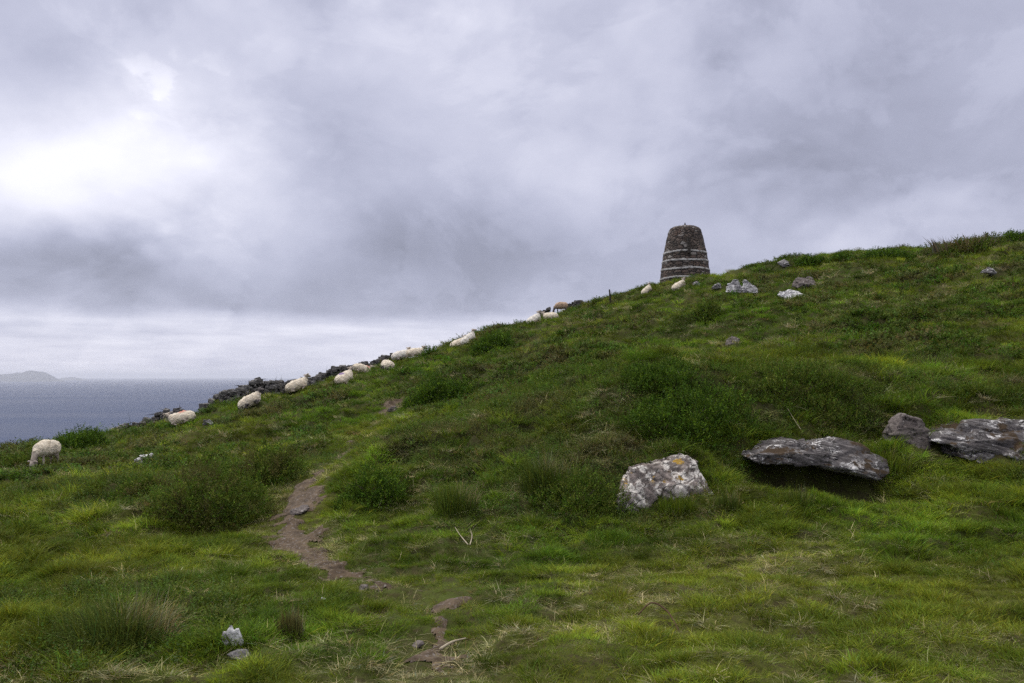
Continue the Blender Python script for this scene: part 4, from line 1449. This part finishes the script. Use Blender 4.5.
def bush(px, py, wpx, hpx, name, label, cat, tones, n, leaf_px=1.7, brown=None, group=None, seed=1, back=0.0, spikes=0):
    p = at(px, py)
    s = p[1] / FPX
    rx, h = wpx * s * .5, hpx * s
    ry = min(rx, 1.2) * .8
    y = p[1] + ry * .5 + back
    x = p[0] * y / p[1]
    z = Hs(x, y) - 0.06
    o = bpy.data.objects.new(name, None); COL.objects.link(o); o.location = (x, y, z)
    tag(o, label, cat, group)
    leaf = max(0.022, leaf_px * 1.25 * s)
    n = int(n * 1.5)
    rl = random.Random(seed + 77)
    parts = []
    nl_ = 9
    for q in range(nl_):
        a = 6.283 * (q + rl.uniform(-.3, .3)) / (nl_ - 1); k = 0 if q == 0 else rl.uniform(.42, .74)
        kr = .56 if q == 0 else rl.uniform(.28, .46); kh = 1.0 if q == 0 else rl.uniform(.5, .92)
        ox, oy = rx * k * math.cos(a), ry * k * math.sin(a)
        oz = Hs(x + ox, y + oy) - Hs(x, y)
        Vq, Fq, Cq = dome_shoots(int(n * (.22 if q == 0 else .10)), rx * kr, max(ry * kr, rx * kr * .6), h * kh * 1.1, leaf, tones, seed + q * 13, brown_side=brown)
        Vq[:, 0] += ox; Vq[:, 1] += oy; Vq[:, 2] += oz
        parts.append((Vq, Fq, Cq))
    leaf_obj('foliage', parts, o)
    if spikes:
        r_ = np.random.default_rng(seed + 3)
        V, F_, C = blades(spikes, .9, h * .9, h * 1.55, leaf * .55, .12, .15, seed + 9, centre=.5)
        V[:, 0] *= rx; V[:, 1] *= ry
        leaf_obj('dry_stalks', [(V, F_, C * np.array([0.15, 0.12, 0.065])[None])], o)
    if p[1] < 22:
        bm = bmesh.new()
        r = random.Random(seed)
        for q in range(12):
            a = r.uniform(0, 6.28); k = r.uniform(.3, .7)
            tube(bm, [(0.15 * rx * math.cos(a), .15 * ry * math.sin(a), -.1), (rx * .4 * k * math.cos(a), ry * .4 * k * math.sin(a), h * .45 * k), (rx * .7 * k * math.cos(a + .2), ry * .7 * k * math.sin(a + .2), h * .85 * k)], [.012, .009, .004], 5)
        me = bpy.data.meshes.new('stems'); bm.to_mesh(me); bm.free()
        link('stems', me, M_TWIG, o)
    return o


def tussock(px, py, wpx, hpx, label, n, tone, seed, straw=.3, group='grass tussocks'):
    p = at(px, py)
    s = p[1] / FPX
    rx, h = wpx * s * .5, hpx * s
    V, F_, C = blades(n, 1.0, h * .75, h * 1.45, max(.006, .50 * s) / (rx * .55), .35, 1.15, seed, segs=4, var=.3, hue=.12, centre=.55)
    base_xy = V[:, :2].copy()
    V[:, 0] *= rx * .6; V[:, 1] *= rx * .5
    r = np.random.default_rng(seed)
    per = len(V) // n
    st = (r.random(n) < straw).astype(float) * r.uniform(.4, 1, n)
    tn = np.array(tone)[None] * (1 - st[:, None]) + np.array([0.33, 0.28, 0.15])[None] * st[:, None]
    C = C * np.repeat(tn, per, 0)
    y = p[1] + .25 * rx
    o = bpy.data.objects.new('grass_tussock', None); COL.objects.link(o); o.location = (p[0], y, Hs(p[0], y) - .03)
    tag(o, label, 'grass tussock', group)
    # blades sit on a mounded crown
    k = np.repeat(np.arange(n), per)
    root = V.reshape(n, per, 3)[:, 0:2].mean(1)
    rr_ = np.hypot(root[:, 0] / (rx * .6), root[:, 1] / (rx * .5))
    V[:, 2] += np.repeat(h * .35 * np.clip(1 - rr_ ** 2, 0, 1), per)
    bpy.data.objects.remove(o)
    o = leaf_obj('grass_tussock', [(V, F_, C)], None)
    o.location = (p[0], y, Hs(p[0], y) - .03)
    tag(o, label, 'grass tussock', group)


HB = 'bushes on the hillside'
bush(203, 534, 136, 74, 'heather_bush', 'large dark heather bush left of the widest bare patch of path', 'bush', DARKS, 4600, 1.6, -.5, HB, 5)
bush(262, 490, 104, 40, 'heather_bush', 'brown tinged heather bush uphill behind the large dark bush', 'bush', DARKS, 3200, 1.5, -.9, HB, 6)
bush(140, 500, 70, 22, 'heather_bush', 'low brownish heather bush left of the large dark bush', 'bush', DARKS, 1200, 1.5, .4, HB, 7)
bush(80, 452, 60, 26, 'bush', 'rounded dark green bush on the brow right of the grazing sheep', 'bush', GREENS, 1500, 1.2, None, HB, 8)
bush(10, 468, 56, 16, 'bush', 'dark low bush at the far left edge above the sea', 'bush', DARKS, 1300, 1.2, None, HB, 9)
bush(437, 405, 70, 32, 'bush', 'dark green bush just right of the top of the path', 'bush', GREENS, 2600, 1.3, None, HB, 10)
bush(492, 351, 46, 13, 'bush', 'dark bush just below the brow right of the close pair of sheep', 'bush', GREENS, 1300, 1.1, None, HB, 11)
bush(708, 320, 32, 12, 'bush', 'small dark bush in the grass below the tower', 'bush', DARKS, 900, 1.1, None, HB, 12)
bush(430, 357, 18, 9, 'bush', 'small bush on the brow at the upper end of the two stretched sheep', 'bush', GREENS, 500, 1.1, None, HB, 13)
bush(972, 254, 90, 13, 'heather_bush', 'wide heather bush with tall dry stalks on the right skyline', 'bush', DARKS, 2600, 1.2, -1.0, HB, 14, spikes=130)
bush(886, 258, 50, 9, 'bush', 'rounded green bush on the skyline, highest of the green ones', 'bush', GREENS, 1200, 1.1, None, HB, 15)
bush(812, 266, 28, 8, 'bush', 'low mossy bush on the skyline right of the small grey skyline rock', 'bush', GREENS, 800, 1.1, None, HB, 16)
bush(843, 261, 26, 6, 'bush', 'flat green bush on the skyline between mossy bush and rounded one', 'bush', GREENS, 600, 1.1, None, HB, 17)
bush(1018, 243, 36, 9, 'bush', 'dark green bush on the skyline at the right edge', 'bush', GREENS, 900, 1.1, None, HB, 18)
bush(596, 305, 8, 7, 'bush', 'tiny dark bush alone on the brow left of the stake', 'bush', DARKS, 160, 1.0, None, HB, 19)
bush(690, 446, 150, 44, 'bush', 'broad lush green bush on the bank above the lichened boulder', 'bush', GREENS, 3600, 1.5, None, HB, 20, back=.3)
bush(800, 432, 150, 36, 'bush', 'dark green bush on the bank above the overhanging slab', 'bush', DARKS, 3000, 1.5, None, HB, 21, back=.5)
bush(580, 512, 96, 36, 'heather_bush', 'dark tangled heather bush left of the lichened boulder', 'bush', DARKS, 1800, 1.5, None, HB, 22)
bush(372, 512, 84, 26, 'bush', 'dark green mound of bush on the right side of the path', 'bush', GREENS, 1500, 1.5, None, HB, 23)
bush(655, 385, 80, 24, 'bush', 'green bush halfway up the slope above the lichened boulder', 'bush', GREENS, 1800, 1.3, None, HB, 24)

GT = 'grass tussocks'
tussock(105, 655, 170, 52, 'big shaggy grass tussock with blond blades at lower left', 1500, (0.085, 0.115, 0.020), 31, .28)
tussock(288, 640, 44, 26, 'small dull olive grass tussock beside the lower path', 420, (0.12, 0.115, 0.035), 32, .3)
tussock(455, 515, 70, 30, 'long grass tussock on the bank above the bleached twigs', 700, (0.085, 0.120, 0.016), 33, .25)
tussock(545, 500, 80, 34, 'shaggy grass tussock left of the dark tangled heather', 800, (0.080, 0.110, 0.016), 34, .3)
tussock(890, 488, 84, 26, 'bright grass tussock below the small brown grey boulder', 600, (0.120, 0.160, 0.014), 35, .08)
tussock(680, 516, 60, 18, 'bright green grass tussock at the foot of the lichened boulder', 520, (0.110, 0.155, 0.013), 36, .08)
tussock(800, 510, 54, 20, 'green grass tussock in front of the dark hollow', 420, (0.090, 0.125, 0.015), 37, .15)
tussock(730, 512, 44, 18, 'grass tussock between the boulder and the dark hollow', 400, (0.085, 0.115, 0.018), 38, .3)


def stem(name, pxs, lift, rads, mat, label, cat):
    P = [at(*q) for q in pxs]
    c = P[0].copy()
    bm = bmesh.new()
    pts_ = [Vector((q[0] - c[0], q[1] - c[1], Hs(q[0], q[1]) + l_ - c[2])) for q, l_ in zip(P, lift)]
    n_ = len(pts_)
    fine_p = smooth_line(np.array([tuple(q) for q in pts_]), 6)
    tube(bm, fine_p, np.interp(np.linspace(0, n_ - 1, len(fine_p)), np.arange(n_), rads), 6)
    me = bpy.data.meshes.new(name); bm.to_mesh(me); bm.free()
    me.polygons.foreach_set('use_smooth', np.ones(len(me.polygons), bool))
    tag(link(name, me, mat, None, tuple(c)), label, cat, 'dead stems lying in the grass')


stem('dead_stem', [(638, 622), (652, 622), (668, 630), (680, 636)], [.05, .12, .11, .02], [.004, .005, .005, .003], M_BRAMBLE, 'arched brown dead stem in the near grass right of centre', 'dead stem')
stem('dead_stem', [(440, 654), (452, 649), (466, 643)], [.03, .04, .03], [.010, .008, .004], M_DEAD, 'thick straw coloured dead stem at the lower end of the path', 'dead stem')
stem('dead_stem', [(468, 548), (460, 540), (455, 533)], [.03, .05, .065], [.006, .005, .003], M_DEAD, 'bleached twig leaning left at the foot of the bank', 'dead stem')
stem('dead_stem', [(470, 548), (472, 540), (470, 534)], [.03, .045, .055], [.006, .005, .003], M_DEAD, 'bleached twig standing upright at the foot of the bank', 'dead stem')
stem('dead_stem', [(801, 437), (793, 427), (788, 421)], [.10, .12, .16], [.004, .003, .002], M_DEAD, 'thin pale twig leaning over the top of the overhanging slab', 'dead stem')

# ------------------------------------------------------------------ grass, heath and dry blades over the whole hillside
LUSH = np.array([0.084, 0.152, 0.011]); YEL = np.array([0.185, 0.214, 0.019]); OLIVE = np.array([0.138, 0.160, 0.020])
STRAW = np.array([0.44, 0.38, 0.22]); RUST = np.array([0.20, 0.095, 0.040]); HEATH = np.array([0.090, 0.110, 0.018]); BILB = np.array([0.060, 0.130, 0.010]); BROWN = np.array([0.125, 0.088, 0.040])


def lerp(a, b, t):
    return a * (1 - t[:, None]) + b * t[:, None]


def tints(x, y, n):
    m, he, ye, fi, dr = veg_field(x, y)
    t = np.clip(ye * 0.58 + .06 + (fi - .5) * 1.15 + rng.normal(0, .16, n) + 0.22 * (1 - m), 0, 1)
    green = lerp(LUSH[None], YEL[None], t)
    green = lerp(green, OLIVE[None], np.clip(0.45 * he + rng.normal(0, .12, n), 0, 1))
    pat = fbm(x * .95, y * .95, 111, 3)
    return m, he, ye, fi, dr, green * np.exp(rng.normal(0, .20, n) + 1.9 * (pat - .5) * (.5 + .5 * m) + 1.1 * (fbm(x * 3.1, y * 3.1, 131, 2) - .5))[:, None]


T = {k: templates(k, c) for k, c in (('short', 5), ('tuft', 5), ('straw', 5), ('sprig', 4), ('far', 5), ('farstraw', 4), ('farsprig', 4))}


def split(xy, near):
    n = len(xy)
    m, he, ye, fi, dr, green = tints(xy[:, 0], xy[:, 1], n)
    u = rng.random(n)
    p_sp = np.clip(he * 0.80 + 0.05 * m, 0, .85)
    p_st = (0.07 + 0.26 * dr) * (1 - 0.4 * he)
    p_tf = (0.10 + 0.45 * m * sstep(fi, .35, .62))
    is_sp = u < p_sp
    is_st = (~is_sp) & (u < p_sp + p_st)
    is_tf = (~is_sp) & (~is_st) & (rng.random(n) < p_tf)
    is_sh = ~(is_sp | is_st | is_tf)
    st = lerp(STRAW[None], RUST[None], (rng.random(n) < .13) * rng.uniform(.3, 1, n)); st = lerp(st, green, rng.uniform(0, .7, n) ** 1.2) * np.exp(rng.normal(0, .25, n))[:, None]
    bro = sstep(fbm(xy[:, 0] * .9, xy[:, 1] * .9, 101, 3), .5, .66)
    sp = lerp(lerp(BILB[None], HEATH[None], np.clip(rng.random(n) * 1.2 - .2, 0, 1)), BROWN[None], np.clip(bro * .5 + rng.normal(0, .15, n), 0, 1)) * np.exp(rng.normal(0, .2, n))[:, None]
    return is_sp, is_st, is_tf, is_sh, sp, st, green, m, he


acc = {k: [[], [], []] for k in T}


def push(k, xy, sc, ti):
    acc[k][0].append(xy); acc[k][1].append(sc); acc[k][2].append(ti)


for r0, r1, dens, near in [(1.8, 5, 480, True), (5, 8, 360, True), (8, 13, 260, True), (13, 19, 125, True), (19, 30, 42, False), (30, 66, 15, False)]:
    xy = ring_points(r0, r1, dens, 50 if r0 < 19 else 44)
    sp, st, tf, sh, csp, cst, gr, m, he = split(xy, near)
    n = len(xy)
    grow = 0.62 if r0 < 5 else (0.72 if r0 < 8 else (0.78 if r0 < 13 else 1.05))
    tread = 1 - 0.45 * np.exp(-(path_dist(xy[:, 0], xy[:, 1]) / .5) ** 2)
    knob = 0.85 + 0.75 * sstep(fbm(xy[:, 0] * 3.4, xy[:, 1] * 3.4, 121, 2), .3, .75)
    if near:
        push('sprig', xy[sp], rng.uniform(.7, 1.35, sp.sum()) * grow, csp[sp])
        push('straw', xy[st], rng.uniform(.7, 1.35, st.sum()) * (0.8 + .35 * m[st]) * grow, cst[st])
        push('tuft', xy[tf], rng.uniform(.6, 1.2, tf.sum()) * (0.52 + .42 * m[tf]) * grow * knob[tf] * tread[tf], gr[tf])
        push('short', xy[sh], rng.uniform(.75, 1.3, sh.sum()) * (0.9 + .6 * m[sh]) * grow * knob[sh] * tread[sh], gr[sh])
    else:
        k = .85 if r0 < 30 else 1.15
        push('farsprig', xy[sp], rng.uniform(.7, 1.3, sp.sum()) * k, csp[sp])
        push('farstraw', xy[st], rng.uniform(.6, 1.1, st.sum()) * k, cst[st])
        o_ = tf | sh
        push('far', xy[o_], rng.uniform(.6, 1.15, o_.sum()) * k, gr[o_])
NAMES = {'short': 'grass', 'tuft': 'tall_grass', 'straw': 'dry_grass', 'sprig': 'heather_undergrowth', 'far': 'hillside_grass', 'farstraw': 'hillside_dry_grass', 'farsprig': 'hillside_heather'}
for k in T:
    xy = np.concatenate(acc[k][0])
    print('scatter', k, len(xy))
    scatter(NAMES[k], xy, np.concatenate(acc[k][1]), np.concatenate(acc[k][2]), T[k], 0.01)
